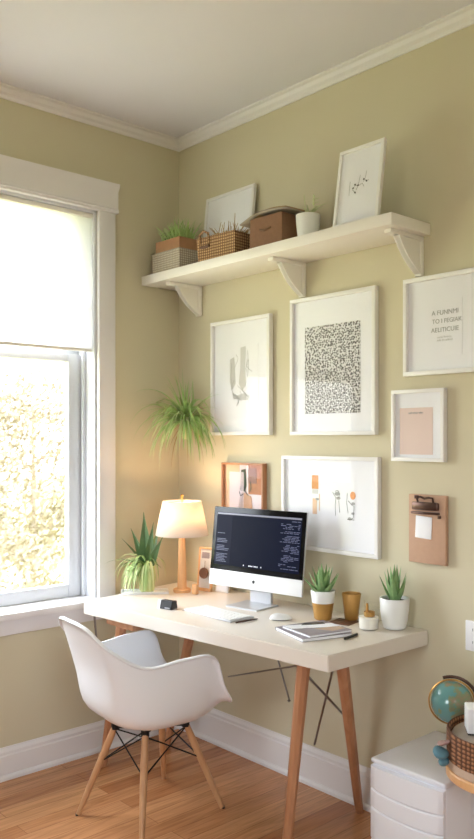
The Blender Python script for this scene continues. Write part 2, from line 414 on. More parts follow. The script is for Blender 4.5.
# unseen windows added behind the camera as fill light for the room
def fill_window(name, along, c, a0, a1, z0, z1):
    w = sroot(name, 'white-framed window added behind the viewer for fill light')
    bm = BM()
    def q(s0, s1, t0, t1, d=.03):
        if along == 'y': boxr(bm, c-d, c+d, s0, s1, t0, t1, .004)
        else: boxr(bm, s0, s1, c-d, c+d, t0, t1, .004)
    q(a0, a0+.06, z0, z1); q(a1-.06, a1, z0, z1); q(a0, a1, z0, z0+.06); q(a0, a1, z1-.06, z1); q((a0+a1)/2-.025, (a0+a1)/2+.025, z0, z1)
    struct('fill_window_frame', bm, 'sash', w)
    bm = BM()
    if along == 'y': boxr(bm, c-.003, c+.003, a0+.05, a1-.05, z0+.05, z1-.05)
    else: boxr(bm, a0+.05, a1-.05, c-.003, c+.003, z0+.05, z1-.05)
    struct('window_pane', bm, 'winglass', w, smooth=False)
fill_window('fill_window_2', 'y', RX+.1, -2.6, -1.8, .9, 2.1)
fill_window('fill_window_3', 'x', RY-.1, 1.6, 2.9, .9, 2.3)

# ------------------------------------------------------------------ outside: lawn and pale trees
bm = BM(); boxr(bm, -40, 30, -30, 30, -.9, -.8); g = struct('ground', bm, 'grass', smooth=False)
def tree(loc, h, r, seed, m, label, dens=900, nm='garden_tree', cat='tree'):
    rnd = random.Random(seed)
    t = thing(nm, label, cat, loc, group=cat+'s in the garden')
    bm = BM(); tube(bm, [(0, 0, 0), (.05, 0, h*.3), (-.03, .04, h*.6), (0, 0, h*.9)], [.03*r+.01, .025*r, .02*r, .01])
    for k in range(7):
        a = rnd.uniform(0, 2*PI); z = h*rnd.uniform(.3, .7); l = r*rnd.uniform(.6, .9)
        tube(bm, [(0, 0, z), (l*.5*math.cos(a), l*.5*math.sin(a), z+.25*l), (l*math.cos(a), l*math.sin(a), z+.7*l)], [.012*r, .008*r, .004], 6)
    obj('trunk', bm, 'bark', t)
    bm = BM()
    for k in range(dens):
        a = rnd.uniform(0, 2*PI); ph = math.acos(rnd.uniform(-1, 1)); rr = r*rnd.uniform(.3, 1)**.5
        lump = 1+.25*math.sin(3*a+seed)*math.sin(2*ph)
        p = V((rr*lump*math.sin(ph)*math.cos(a), rr*lump*math.sin(ph)*math.sin(a), h*.62+h*.45*math.cos(ph)*rr/r))
        d = V((rnd.gauss(0, 1), rnd.gauss(0, 1), rnd.gauss(0, 1))).normalized(); u = d.orthogonal().normalized()*rnd.uniform(.018, .04); v = d.cross(u)*.6
        vs = [bm.verts.new(p+u*1.2), bm.verts.new(p+v), bm.verts.new(p-u*1.2), bm.verts.new(p-v)]
        bm.faces.new(vs)
    obj('foliage', bm, m, t, fix=False)
tree((-6.9, 2.8, -.8), 3.0, 1.5, 1, 'autumn', 'rounded golden autumn tree outside the window, lower and nearer', 15000)
tree((-12.6, 4.6, -.8), 5.2, 1.9, 3, 'autumnpale', 'pale wide tree standing behind the golden tree outside', 12000)
tree((-4.7, 1.25, -.8), 1.25, .75, 5, 'autumn', 'low round shrub close outside the window', 2600, 'garden_shrub', 'shrub')

# ------------------------------------------------------------------ desk
DZ = .75
desk = thing('desk', 'white slab-top desk on wooden trestle legs along the wall', 'desk', (0, 0, 0))
poly = [(.075, -.004), (.185, -.667), (1.487, -.543), (1.497, -.004)]
bm = BM(); prism(bm, poly, 'z', DZ-.055, DZ)
bmesh.ops.bevel(bm, geom=bm.edges[:], offset=.003, segments=2, affect='EDGES')
obj('desktop', bm, 'desk', desk)
def sqleg(bm, p0, p1, w0, w1):
    """tapered square-ish leg with eased edges"""
    tube(bm, [p0, p1], [w0, w1], 8)
def trestle_leg(p0, p1, a=.024, b=.017):
    bm = BM(); sqleg(bm, p0, p1, a, b); obj('leg', bm, 'trestle', desk)
trestle_leg((1.338, -.50, .695), (1.283, -.535, 0))
trestle_leg((1.385, -.36, .695), (1.215, -.055, .0))
trestle_leg((.335, -.565, .695), (0.17, -0.557, 0))
trestle_leg((.475, -.28, .695), (.190, -.225, 0))
bm = BM(); boxr(bm, 1.30, 1.37, -.51, -.33, .675, .697, .003); obj('trestle_bar', bm, 'trestle', desk)
bm = BM(); boxr(bm, .26, .46, -.60, -.54, .655, .694, .004); boxr(bm, .41, .49, -.56, -.26, .665, .694, .003); obj('trestle_bar', bm, 'trestle', desk)
bm = BM()
tube(bm, [(.447, -.06, .36), (1.28, -.44, .66)], .0035, 6)
tube(bm, [(.80, -.12, .60), (.925, -.15, .391)], .004, 6)
tube(bm, [(1.345, -.36, .64), (1.02, -.10, .22)], .0045, 6)
tube(bm, [(1.335, -.49, .65), (1.25, -.17, .40)], .0045, 6)
lathe(bm, [(0, -.008), (.008, 0), (0, .008)], (.925, -.15, .385), 10)
tube(bm, [(.23, -.64, .69), (.22, -.62, .55)], .005, 6)
obj('brace_rod', bm, 'steel', desk, label='thin steel cross braces')

# ------------------------------------------------------------------ chair
ch = thing('armchair', 'white moulded shell armchair on splayed wooden dowel legs at the desk', 'chair', (.70, -.66, 0), math.radians(-7))
# control grid: front centre -> back centre (right half), from the seat middle out to the rim
# each row: inner, seat edge, wall, rim   (u right, v forward, z)
G = [
 [(0, .08, .372), (0, .15, .390), (0, .200, .425), (0, .232, .428)],
 [(.05, .08, .372), (.10, .145, .388), (.125, .198, .435), (.138, .232, .440)],
 [(.07, .06, .372), (.155, .125, .408), (.185, .170, .455), (.208, .205, .465)],
 [(.08, .03, .372), (.180, .08, .41), (.210, .105, .50), (.226, .160, .535)],
 [(.085, 0, .372), (.190, .02, .415), (.218, .045, .52), (.230, .115, .645)],
 [(.08, -.03, .372), (.194, -.06, .415), (.218, -.06, .52), (.224, -.01, .652)],
 [(.07, -.055, .372), (.180, -.145, .418), (.208, -.17, .53), (.210, -.155, .642)],
 [(.05, -.07, .372), (.135, -.215, .43), (.172, -.250, .57), (.184, -.280, .715)],
 [(.03, -.08, .372), (.070, -.240, .44), (.098, -.270, .61), (.116, -.335, .784)],
 [(0, -.08, .372), (0, -.246, .445), (0, -.274, .62), (0, -.345, .795)],
]
ring = [[V(p) for p in r] for r in G] + [[V((-p[0], p[1], p[2])) for p in r] for r in G[-2:0:-1]]
def cr(p0, p1, p2, p3, t):
    return .5*((2*p1)+(-p0+p2)*t+(2*p0-5*p1+4*p2-p3)*t*t+(-p0+3*p1-3*p2+p3)*t**3)
K = len(ring); SUB = 6
dense = []
for i in range(K):
    for s in range(SUB):
        t = s/SUB
        dense.append([cr(ring[(i-1) % K][j], ring[i][j], ring[(i+1) % K][j], ring[(i+2) % K][j], t) for j in range(4)])
bm = BM(); cen = V((0, 0, .371)); grid = []
for col in dense:
    pts = [cen]+col; out = []
    ext = [pts[0]+(pts[0]-pts[1])]+pts+[pts[-1]+(pts[-1]-pts[-2])]
    for j in range(4):
        for s in range(5):
            out.append(cr(ext[j], ext[j+1], ext[j+2], ext[j+3], s/5))
    out.append(pts[-1])
    # small outward rolled flange at the rim
    o = V((pts[-1].x, pts[-1].y, 0)).normalized()
    out.append(pts[-1]+o*.006-V((0, 0, .001))); out.append(pts[-1]+o*.010-V((0, 0, .006)))
    grid.append(out[1:])
c0 = bm.verts.new(cen); vg = [[bm.verts.new(p) for p in col] for col in grid]; n = len(vg)
for i in range(n):
    a, b = vg[i], vg[(i+1) % n]
    bm.faces.new((c0, b[0], a[0]))
    for j in range(len(a)-1): bm.faces.new((a[j], b[j], b[j+1], a[j+1]))
shell = obj('seat_shell', bm, 'chair', ch); solidify(shell, .006)
shell.data.set_sharp_from_angle(angle=math.radians(80))
feet = [(-.167, -.247), (.197, -.165), (.104, .244), (-.270, .193)]   # in the chair's frame
tops = [(-.080, -.125), (.050, -.070), (.045, .105), (-.055, .060)]
for (fx, fy), (tx, ty) in zip(feet, tops):
    bm = BM(); a = V((tx, ty, .357)); b = V((fx, fy, .0))
    tube(bm, [a, a.lerp(b, .3), a.lerp(b, .7), b], [.0125, .0145, .0125, .009], 14); leg = obj('leg', bm, 'legwood', ch)
    bm = BM(); tube(bm, [V((fx, fy, 0)), V((fx, fy, .006))], .0095, 12); obj('foot_cap', bm, 'black', leg)
bm = BM()
def legpt(i, t): return V((*tops[i], .357)).lerp(V((*feet[i], 0)), t)
for i in range(4):
    j = (i+1) % 4
    tube(bm, [legpt(i, .06), legpt(j, .42)], .003, 6); tube(bm, [legpt(j, .06), legpt(i, .42)], .003, 6)
for i in range(4):
    p = legpt(i, .05); tube(bm, [p+V((0, 0, .0)), V((p.x*.6, p.y*.6, .366))], .005, 6)
    lathe(bm, [(0, -.012), (.016, -.012), (.016, .012), (0, .012)], legpt(i, .03), 10)
for i in range(2): tube(bm, [legpt(i, .05), legpt(i+2, .05)], .004, 6)
obj('wire_brace', bm, 'darkmetal', ch, label='black crossed wire bracing')

# ------------------------------------------------------------------ wall shelf and brackets
SZ = 2.245
shelf = thing('wall_shelf', 'long white wall shelf on three curved brackets', 'shelf', (0, 0, 0))
bm = BM(); boxr(bm, .006, 1.506, -.236, -.001, SZ-.043, SZ, .003); obj('shelf_board', bm, 'shelfwhite', shelf)
for x in (.172, .868, 1.462):
    bm = BM(); t = .015; z0 = SZ-.0435
    boxr(bm, x-t, x+t, -.20, -.001, z0-.016, z0, .002)
    boxr(bm, x-t, x+t, -.02, -.001, z0-.145, z0-.016, .002)
    # solid curved brace
    arc = []
    for k in range(13):
        u = k/12; bul = .014*math.sin(PI*u)
        arc.append((-.150+.140*u-bul*.7, z0-.016-.128*u-bul*.7))
    prism(bm, [(-.165, z0-.016)]+arc+[(-.008, z0-.144), (-.008, z0-.016)], 'x', x-t*.62, x+t*.62)
    inner = [(a+.014, b+.016) for a, b in arc]
    prism(bm, arc+inner[::-1], 'x', x-t*.9, x+t*.9)
    obj('bracket', bm, 'shelfwhite', shelf)

# ------------------------------------------------------------------ pictures on the wall
def picture(name, label, x0, x1, z0, z1, fw=.016, d=.025, fm='frame', mm='mat', wall=-.002, cat='picture'):
    """origin at the centre on the wall; local x right, z up, front = -y"""
    cx, cz = (x0+x1)/2, (z0+z1)/2; hw, hh = (x1-x0)/2, (z1-z0)/2
    t = thing(name, label, cat, (cx, wall, cz), group='framed pictures on the wall')
    bm = BM()
    boxr(bm, -hw, hw, -d, 0, hh-fw, hh, .0015); boxr(bm, -hw, hw, -d, 0, -hh, -hh+fw, .0015)
    boxr(bm, -hw, -hw+fw, -d, 0, -hh+fw, hh-fw, .0015); boxr(bm, hw-fw, hw, -d, 0, -hh+fw, hh-fw, .0015)
    obj('frame', bm, fm, t)
    bm = BM(); boxr(bm, -hw+fw, hw-fw, -.010, -.006, -hh+fw, hh-fw); obj('mount', bm, mm, t, smooth=False)
    bm = BM(); boxr(bm, -hw+fw, hw-fw, -.0165, -.015, -hh+fw, hh-fw); obj('glass', bm, 'glass', t, smooth=False)
    t['hw'] = hw; t['hh'] = hh
    return t
def patch(name, t, m, x0, x1, z0, z1, y=-.0105, th=.0008, label=None):
    bm = BM(); boxr(bm, x0, x1, y-th, y, z0, z1); return obj(name, bm, m, t, smooth=False, label=label)
def strokes(name, t, m, lines, w=.0015, y=-.0125, label=None):
    bm = BM()
    for ln in lines: tube(bm, [(p[0], y, p[1]) for p in ln], w, 5)
    for v in bm.verts: v.co.y = y+(v.co.y-y)*.2
    return obj(name, bm, m, t, label=label)

# 1: pale grey figure drawing, leftmost
p = picture('framed_picture', 'large white-framed pale grey figure sketch above the hanging plant side', .278, .682, 1.472, 2.010)
p['label'] = 'large white-framed picture with a faint grey sketch, leftmost of the upper row'
patch('print', p, 'paper', -.14, .12, -.17, .15)
bm = BM()
prism(bm, [(-.075, .085), (-.045, .095), (-.04, .06), (-.035, -.03), (-.06, -.06), (-.075, -.02)], 'y', -.0117, -.0113)
prism(bm, [(.0, .135), (.035, .14), (.03, .04), (.036, -.04), (.01, -.065), (-.012, -.03), (-.002, .04)], 'y', -.0118, -.0113)
prism(bm, [(-.06, -.065), (-.03, -.085), (.03, -.075), (.065, -.09), (.05, -.11), (-.0, -.105), (-.05, -.10)], 'y', -.0119, -.0113)
obj('wash_shapes', bm, 'paleink', p)
rn = random.Random(4)
L_ = []
for k in range(9):
    x = rn.uniform(-.07, .06); z = rn.uniform(-.1, .12)
    L_.append([(x+.02*math.sin(q*.9+k)+.006*q, z-.014*q) for q in range(5)])
L_ += [[(-.06, .07), (-.065, .0), (-.055, -.05)], [(.05, .12), (.055, .04), (.045, -.03)], [(-.05, -.07), (-.04, -.10), (-.02, -.095), (.01, -.11)], [(.03, -.08), (.05, -.09), (.06, -.13)]]
strokes('pencil_lines', p, 'greyink', L_, .0011, -.0132)

# 2: dotted print
p = picture('framed_picture', 'large white-framed print of a dense black dot pattern on white', .808, 1.268, 1.470, 2.050)
patch('print', p, 'dots', -.153, .147, -.20-.001, .165)
# 3: lettering print, rightmost
p = picture('framed_picture', 'large white-framed picture with three lines of grey lettering, rightmost of the upper row', 1.400, 1.893, 1.688, 2.050)
patch('print', p, 'paper', -.156, .0, -.115, .085)
for s, x, z, sz in (('A FUNNMI', -.128, .034, .024), ('TO I FEGIAK', -.126, .004, .0225), ('AELITICUIE', -.130, -.028, .0235)):
    text_mesh('lettering', s, sz, 'greyink', p, (x, -.0118, z))
text_mesh('lettering', 'maria llecaret\nicile el cattinae', .011, 'paleink', p, (-.105, -.0118, -.050))
# 4: pink print
p = picture('framed_picture', 'small white-framed picture with a pale pink sheet, under the lettering picture', 1.345, 1.578, 1.370, 1.638, fw=.014)
patch('print', p, 'pink', -.085, .062, -.108, .066)
text_mesh('lettering', 'asd ennar alen', .011, 'greyink', p, (-.045, -.0118, .044))
# 5: landscape collage print behind the monitor
p = picture('framed_picture', 'wide white-framed picture with three small orange and grey collage figures, behind the monitor', .757, 1.282, .988, 1.383)
def ex(u): return u
patch('collage_scrap', p, 'orange', -.095, -.058, .06, .118, label='orange printed scrap')
patch('collage_scrap', p, 'paleink', -.092, -.06, .04, .058)
patch('collage_scrap', p, 'peach', -.09, -.066, -.045, .02)
patch('collage_scrap', p, 'peach', -.054, -.05, -.03, .04, label='thin pale scrap')
for (cx, cz, r) in ((-.064, .018, .008), (.045, .045, .011), (.052, .028, .009), (.112, -.052, .009), (.13, .01, .008), (.128, -.03, .007)):
    bm = BM(); prism(bm, [(cx+r*1.2*math.cos(k*PI/5), cz+r*.7*math.sin(k*PI/5)) for k in range(10)], 'y', -.0118, -.0113); obj('ink_blot', bm, 'greyink', p)
strokes('ink_lines', p, 'ink', [[(.022, .052), (.030, .04), (.040, .03), (.036, .0), (.038, -.045)], [(.035, .055), (.05, .06), (.06, .045), (.055, .03)], [(.055, .02), (.06, -.03)],
        [(.10, .05), (.097, .01), (.104, -.03)], [(.105, .02), (.122, .005), (.135, .0), (.132, -.045), (.12, -.055)], [(.10, -.055), (.135, -.055)]], .0011, -.0125)
bm = BM(); prism(bm, [(.128+.014*math.cos(k*PI/8), .042+.016*math.sin(k*PI/8)) for k in range(16)], 'y', -.0118, -.0113); obj('collage_scrap', bm, 'orange', p, label='round orange scrap')
# 6: small wood framed picture
p = picture('framed_picture', 'small thin wood-framed abstract print in peach, green and rust beside the lamp', .362, .643, 1.02, 1.345, fw=.009, d=.028, fm='trestle', mm='lilac')
patch('print_shape', p, 'peach', -.142, -.03, -.15, .153, label='peach field')
patch('print_shape', p, 'lilac', -.10, .0, -.15, .12, y=-.0114)
patch('print_shape', p, 'rust', .03, .142, .02, .153, label='rust block')
patch('print_shape', p, 'plum', .03, .085, .07, .14, y=-.0116)
bm = BM(); prism(bm, [(-.018, .13), (.012, .135), (.018, .06), (.008, .03), (-.03, .035), (-.022, .07)], 'y', -.0122, -.0113); obj('print_shape', bm, 'deepgreen', p, label='dark green bottle shape')
bm = BM(); prism(bm, [(-.05, -.15), (-.03, .0), (-.01, .03), (.05, .01), (.07, -.15)], 'y', -.0122, -.0114); obj('print_shape', bm, 'tan', p, label='tan vase shape')
strokes('ink_lines', p, 'ink', [[(.005, .06), (.012, .03), (.03, .015)], [(-.03, .03), (-.02, .01), (-.005, .02)], [(.04, .03), (.05, .05), (.045, .08)]], .0028, -.013)

# ------------------------------------------------------------------ clipboard and outlet
cb = thing('clipboard', 'brown clipboard with a large metal clip hanging on the wall', 'clipboard', (1.503, -.002, 1.123))
bm = BM(); boxr(bm, -.080, .080, -.020, 0, -.126, .126, .003); obj('board', bm, 'tan', cb)
bm = BM()
boxr(bm, -.058, .055, -.034, -.0205, .070, .100, .005); boxr(bm, -.058, .058, -.040, -.0205, .056, .064, .003)
tube(bm, [(-.032, -.030, .10), (-.034, -.036, .118), (-.015, -.036, .119), (.0, -.034, .113), (.02, -.036, .118), (.036, -.036, .116), (.034, -.03, .10)], .004, 8)
lathe(bm, [(0, -.006), (.0085, -.006), (.0085, .006), (0, .006)], (-.033, -.036, .118), 12)
lathe(bm, [(0, -.005), (.006, -.005), (.006, .005), (0, .005)], (.058, -.027, .048), 12)
clip = obj('clip', bm, 'bronze', cb, label='dark bronze spring clip')
bm = BM(); boxr(bm, -.048, .022, -.023, -.0205, -.035, .046, .001); obj('note_paper', bm, 'paper', cb, rot=(0, math.radians(3), 0), label='square white note sheet')
ou = thing('wall_outlet', 'white electrical outlet plate low on the wall', 'outlet', (1.692, -.001, .762))
bm = BM(); boxr(bm, -.038, .038, -.007, 0, -.053, .053, .003); obj('cover_plate', bm, 'white', ou)
for z in (-.022, .022):
    bm = BM(); boxr(bm, -.017, .017, -.009, -.007, z-.014, z+.014, .0008); s = obj('socket', bm, 'white', ou)
    bm = BM(); boxr(bm, -.008, -.005, -.0094, -.0088, z-.004, z+.006); boxr(bm, .005, .008, -.0094, -.0088, z-.004, z+.006); obj('socket_slot', bm, 'seam', s, smooth=False)

# ------------------------------------------------------------------ computer
mo = thing('computer_monitor', 'silver and black desktop computer with a dark code window on screen', 'computer', (.752, -.185, DZ), math.radians(8.5))
bm = BM()
prism(bm, [(-.082, -.085), (.082, -.085), (.082, .06), (-.082, .06)], 'z', .0, .006)
prism(bm, [(-.055, .045), (.055, .045), (.055, .059), (-.055, .059)], 'z', .006, .16)
st = obj('stand', bm, 'alu', mo, label='flat aluminium foot and neck')
pv = bpy.data.objects.new('display_head', None)  # replaced by meshes below
bpy.data.objects.remove(pv)
TILT = Euler((math.radians(-7), 0, 0))
def tl(bm):   # tilt head geometry back around its lower edge
    for v in bm.verts:
        c = v.co.copy(); c.rotate(TILT); v.co = c+V((0, 0, .066))
W2 = .248; H = .342; CH = .068
bm = BM()
boxr(bm, -W2, W2, -.004, .006, 0, H, .0035)
# bulging back
r0 = [(-W2+.01, .006, .01), (W2-.01, .006, .01), (W2-.01, .006, H-.01), (-W2+.01, .006, H-.01)]
r1 = [(-.12, .045, .07), (.12, .045, .07), (.12, .045, H-.08), (-.12, .045, H-.08)]
A = [bm.verts.new(q) for q in r0]; B = [bm.verts.new(q) for q in r1]
for i in range(4): bm.faces.new((A[i], A[(i+1) % 4], B[(i+1) % 4], B[i]))
bm.faces.new(B); tl(bm); obj('housing', bm, 'alu', mo)
bm = BM(); boxr(bm, -W2+.0005, W2-.0005, -.0065, -.0042, 0.001, CH, .001); tl(bm); chin = obj('chin', bm, 'white', mo, label='bright silver-white lower panel')
bm = BM(); boxr(bm, -W2+.0005, W2-.0005, -.0065, -.0042, CH, H-.001, .0015); tl(bm); bz = obj('bezel', bm, 'blackglass', mo, label='black glass front')
bm = BM(); boxr(bm, -W2+.020, W2-.020, -.0075, -.0066, CH+.022, H-.024); tl(bm); sc = obj('screen', bm, 'screen', mo, smooth=False, label='dark navy lit screen')
bm = BM(); boxr(bm, -W2+.022, W2-.022, -.0079, -.0076, H-.033, H-.026); tl(bm); obj('menu_bar', bm, 'screenbar', sc, smooth=False)
bm = BM(); boxr(bm, -W2+.020, -W2+.108, -.0079, -.0076, CH+.03, H-.036); tl(bm); obj('side_panel', bm, 'screenpanel', sc, smooth=False)
bm = BM(); rn = random.Random(11)
z = H-.044
while z > CH+.03:
    x = W2-.125+rn.choice([0, 0, .012, .024])
    while x < W2-.034:
        l = rn.uniform(.008, .03); x2 = min(x+l, W2-.026)
        if rn.random() < .8: boxr(bm, x, x2, -.0081, -.0078, z, z+.0028)
        x = x2+.004
    z -= rn.choice([.0062, .0062, .0062, .012])
tl(bm); obj('code_text', bm, 'code', sc, smooth=False); bm = BM()
for zz in [q*.0065+CH+.036 for q in range(6)]+[q*.0065+CH+.085 for q in range(4)]+[q*.0065+CH+.12 for q in range(3)]+[CH+.158]:
    boxr(bm, -W2+.03, -W2+.03+rn.uniform(.04, .07), -.0084, -.0081, zz, zz+.0024)
tl(bm); obj('code_text', bm, 'code', sc, smooth=False)
for x in (-.06, -.03, -.022, -.014, -.002, .006, .014, .034):
    bm = BM(); boxr(bm, x-.0022, x+.0022, -.0081, -.0078, CH+.028, CH+.0325); tl(bm); obj('dock_icon', bm, 'dock', sc, smooth=False)
# fruit-shaped emblem with a bite on the chin
bm = BM(); pts = []
for k in range(40):
    a = 2*PI*k/40; r = 1+.06*math.cos(2*a)-.10*max(0, math.sin(a))**8-.06*max(0, -math.sin(a))**10
    x, zz = r*math.cos(a)*.95, r*math.sin(a)
    dx, dz = x-1.28, zz-.12; dd = math.hypot(dx, dz)
    if dd < .52: x, zz = 1.28+dx/dd*.52, .12+dz/dd*.52
    pts.append((x*.0075, zz*.0078+CH*.5))
prism(bm, pts, 'y', -.0070, -.0064)
prism(bm, [(.0005, CH*.5+.0085), (.0012, CH*.5+.0115), (.004, CH*.5+.0135), (.0038, CH*.5+.0108), (.002, CH*.5+.009)], 'y', -.0070, -.0064)
tl(bm); obj('logo', bm, 'black', mo, smooth=False, label='small black apple emblem')

kb = thing('keyboard', 'slim white keyboard lying in front of the computer', 'keyboard', (.778, -.405, DZ), math.radians(-1))
bm = BM(); boxr(bm, -.148, .148, -.062, .062, 0, .009, .004); obj('case', bm, 'alu', kb)
bm = BM()
for r in range(6):
    nk = 14
    for k in range(nk):
        if r == 0 and 4 <= k <= 8: continue
        x = -.139+k*.0199; y = -.054+r*.0182; boxr(bm, x, x+.017, y, y+.0152, .0085, .0115, .0012, 1)
    if r == 0: boxr(bm, -.139+4*.0199, -.139+9*.0199-.003, -.054, -.0388, .0085, .0115, .0012, 1)
ks = obj('keys', bm, 'pot', kb); ks['kind'] = 'stuff'
bm = BM(); tube(bm, [(.945, -.460, DZ+.004), (.953, -.36, DZ+.004), (.954, -.352, DZ+.004)], [.003, .003, .001], 10)
tag(obj('pen', bm, 'bronze', None), 'dark pen lying at the right end of the keyboard', 'pen')
ms = thing('computer_mouse', 'white rounded computer mouse beside the keyboard', 'mouse', (1.012, -.285, DZ), math.radians(-38)); ms.scale = (.8, .8, .85)
bm = BM(); N1, N2 = 24, 9; rows = []
for j in range(N2):
    f = j/(N2-1); a = f*PI/2
    rows.append([bm.verts.new((.031*math.cos(a)**.6*math.cos(2*PI*k/N1), .055*math.cos(a)**.6*math.sin(2*PI*k/N1), .004+.024*math.sin(a)*(1-.12*math.sin(2*PI*k/N1)))) for k in range(N1)] if j < N2-1 else [bm.verts.new((0, 0, .028))])
for a, b in zip(rows, rows[1:]):
    for k in range(N1):
        if len(b) == 1: bm.faces.new((a[k], a[(k+1) % N1], b[0]))
        else: bm.faces.new((a[k], a[(k+1) % N1], b[(k+1) % N1], b[k]))
bm.faces.new(rows[0][::-1]); obj('body', bm, 'white', ms)
bm = BM(); lathe(bm, [(0, 0), (.024, 0), (.025, .004), (0, .004)]); 
for v in bm.verts: v.co.y *= 1.8
obj('base', bm, 'black', ms, label='dark underside')

# ------------------------------------------------------------------ notebooks and papers
def slab(name, label, cat, cx, cy, w, d, z0, h, rz, m, cover=None, group=None):
    t = thing(name, label, cat, (cx, cy, z0), rz)
    bm = BM(); boxr(bm, -w/2+.002, w/2-.002, -d/2+.002, d/2-.002, .001, h-.001); obj('pages', bm, 'paper', t, smooth=False)
    bm = BM(); boxr(bm, -w/2, w/2, -d/2, d/2, 0, .0012, .0004, 1); boxr(bm, -w/2, w/2, -d/2, d/2, h-.0012, h, .0004, 1); boxr(bm, -w/2, -w/2+.0015, -d/2, d/2, 0, h, .0004, 1)
    obj('cover', bm, m, t, smooth=False); return t
slab('notebook', 'closed lilac-grey notebook at the bottom of the stack on the desk', 'notebook', 1.245, -.352, .20, .205, DZ, .012, math.radians(-17), 'notegrey')
nb = slab('magazine', 'patterned grey and white magazine on top of the notebook', 'magazine', 1.255, -.345, .175, .185, DZ+.012, .009, math.radians(-12), 'notegrey')
bm = BM(); prism(bm, [(-.085, -.09), (-.03, -.09), (.03, .09), (-.03, .09)], 'z', .009, .0096); obj('cover_band', bm, 'paper', nb, smooth=False, label='white diagonal band')
bm = BM(); prism(bm, [(-.08, .0), (-.055, -.03), (-.03, .06), (-.06, .07)], 'z', .0096, .0101); obj('cover_panel', bm, 'black', nb, smooth=False, label='black cover patch')
bm = BM(); prism(bm, [(.01, -.02), (.07, .02), (.06, .085), (.02, .085)], 'z', .0091, .0096); obj('cover_panel', bm, 'beigeband', nb, smooth=False, label='pale cover patch')
bm = BM(); tube(bm, [(1.388, -.345, DZ+.005), (1.374, -.262, DZ+.005)], .0045, 10); tag(obj('pencil', bm, 'black', None), 'short dark pencil lying right of the notebooks', 'pencil')
bm = BM(); boxr(bm, -.045, .045, -.045, .045, 0, .003, .001); tag(obj('coaster', bm, 'leather', None, loc=(1.205, -.135, DZ), rot=(0, 0, .2)), 'square brown leather coaster under the gold cup', 'coaster')

# ------------------------------------------------------------------ pots and cups on the desk
def aloe(bm, c, n, Lmin, Lmax, w, seed, spread=.55, droop=.0):
    rn = random.Random(seed)
    for k in range(n):
        f = k/n; a = k*2.4+rn.uniform(-.2, .2); tilt = spread*(.15+.85*f)
        d = V((math.cos(a)*math.sin(tilt*1.3), math.sin(a)*math.sin(tilt*1.3), math.cos(tilt*1.3)))
        L = Lmax-(Lmax-Lmin)*f*rn.uniform(.6, 1)
        b = V(c)+V((math.cos(a), math.sin(a), 0))*.012*f
        # thick tapered blade
        p = b.copy(); dd = d.copy(); m = 7; rings = []
        side = d.cross(V((0, 0, 1))); side = side.normalized() if side.length > .02 else V((math.cos(a+PI/2), math.sin(a+PI/2), 0))
        for i in range(m+1):
            t = i/m; ww = w*(1-t**1.6)*(.8+.35*math.sin(PI*t))*.5+.0004; nn = side.cross(dd).normalized()
            rings.append([bm.verts.new(p+side*ww), bm.verts.new(p+nn*ww*.35), bm.verts.new(p-side*ww), bm.verts.new(p-nn*ww*.35)])
            p = p+dd*(L/m); dd = (dd+V((0, 0, .06))-V((0, 0, droop))).normalized()
        for x, y in zip(rings, rings[1:]):
            for q in range(4): bm.faces.new((x[q], x[(q+1) % 4], y[(q+1) % 4], y[q]))
        bm.faces.new(rings[0][::-1]); bm.faces.new(rings[-1])
def potprof(rb, rt, h, th=.004, soil=.012):
    return [(0, 0), (rb*.9, 0), (rb, .004), (rb+(rt-rb)*.5, h*.5), (rt, h-.002), (rt-.001, h), (rt-th, h), (rt-th-.001, h-soil-.003), (0, h-soil-.004)]
def splitlathe(prof, z0, z1, grow=0):
    pass

pl = thing('potted_succulent', 'spiky green succulent in a cream pot with a gold lower half', 'potted plant', (1.115, -.155, DZ))
bm = BM(); lathe(bm, [(0, 0), (.030, 0), (.034, .004), (.0425, .066), (.0405, .066), (0, .064)]); obj('pot_base', bm, 'gold', pl, label='gold-glazed lower half')
bm = BM(); lathe(bm, [(0, .0662), (.0425, .0662), (.048, .112), (.047, .114), (.044, .114), (.042, .10), (0, .10)]); pp = obj('pot', bm, 'pot', pl)
bm = BM(); lathe(bm, [(0, .101), (.043, .101), (.03, .105), (0, .106)]); obj('soil', bm, 'soil', pl)
bm = BM(); aloe(bm, (0, 0, .10), 16, .08, .12, .034, 5, spread=.95); obj('leaves', bm, 'leafaloe', pl)
gc = thing('gold_cup', 'gold tapered cup standing between the two succulents', 'cup', (1.200, -.085, DZ+.003))
bm = BM(); lathe(bm, [(0, 0), (.024, 0), (.026, .003), (.037, .100), (.036, .102), (.034, .100), (.024, .006), (0, .006)]); obj('cup', bm, 'gold', gc)
gl = thing('glass_tumbler', 'clear empty glass tumbler behind the candle and the gold cup', 'glass', (1.285, -.065, DZ))
bm = BM(); lathe(bm, [(0, 0), (.024, 0), (.031, .088)]); obj('tumbler', bm, 'cupglass', gl)
cd = thing('candle_jar', 'clear glass candle jar with white wax and a gold tealight beside the white pot', 'candle', (1.338, -.152, DZ))
bm = BM(); lathe(bm, [(0, 0), (.034, 0), (.036, .003), (.040, .08)]); obj('glass_jar', bm, 'cupglass', cd)
bm = BM(); lathe(bm, [(0, .004), (.033, .004), (.0365, .046), (0, .048)]); obj('wax', bm, 'wax', cd)
bm = BM(); lathe(bm, [(0, .0485), (.020, .0485), (.020, .066), (.018, .066), (.017, .055), (0, .055)], (.004, 0, 0)); obj('tealight', bm, 'gold', cd)
bm = BM(); tube(bm, [(-.006, 0, .055), (-.007, 0, .094)], [.006, .004], 8); obj('candle_stub', bm, 'brass', cd, label='thin amber stick')
sn = thing('potted_aloe', 'tall pointed snake plant in a smooth white pot at the right end of the desk', 'potted plant', (1.396, -.072, DZ))
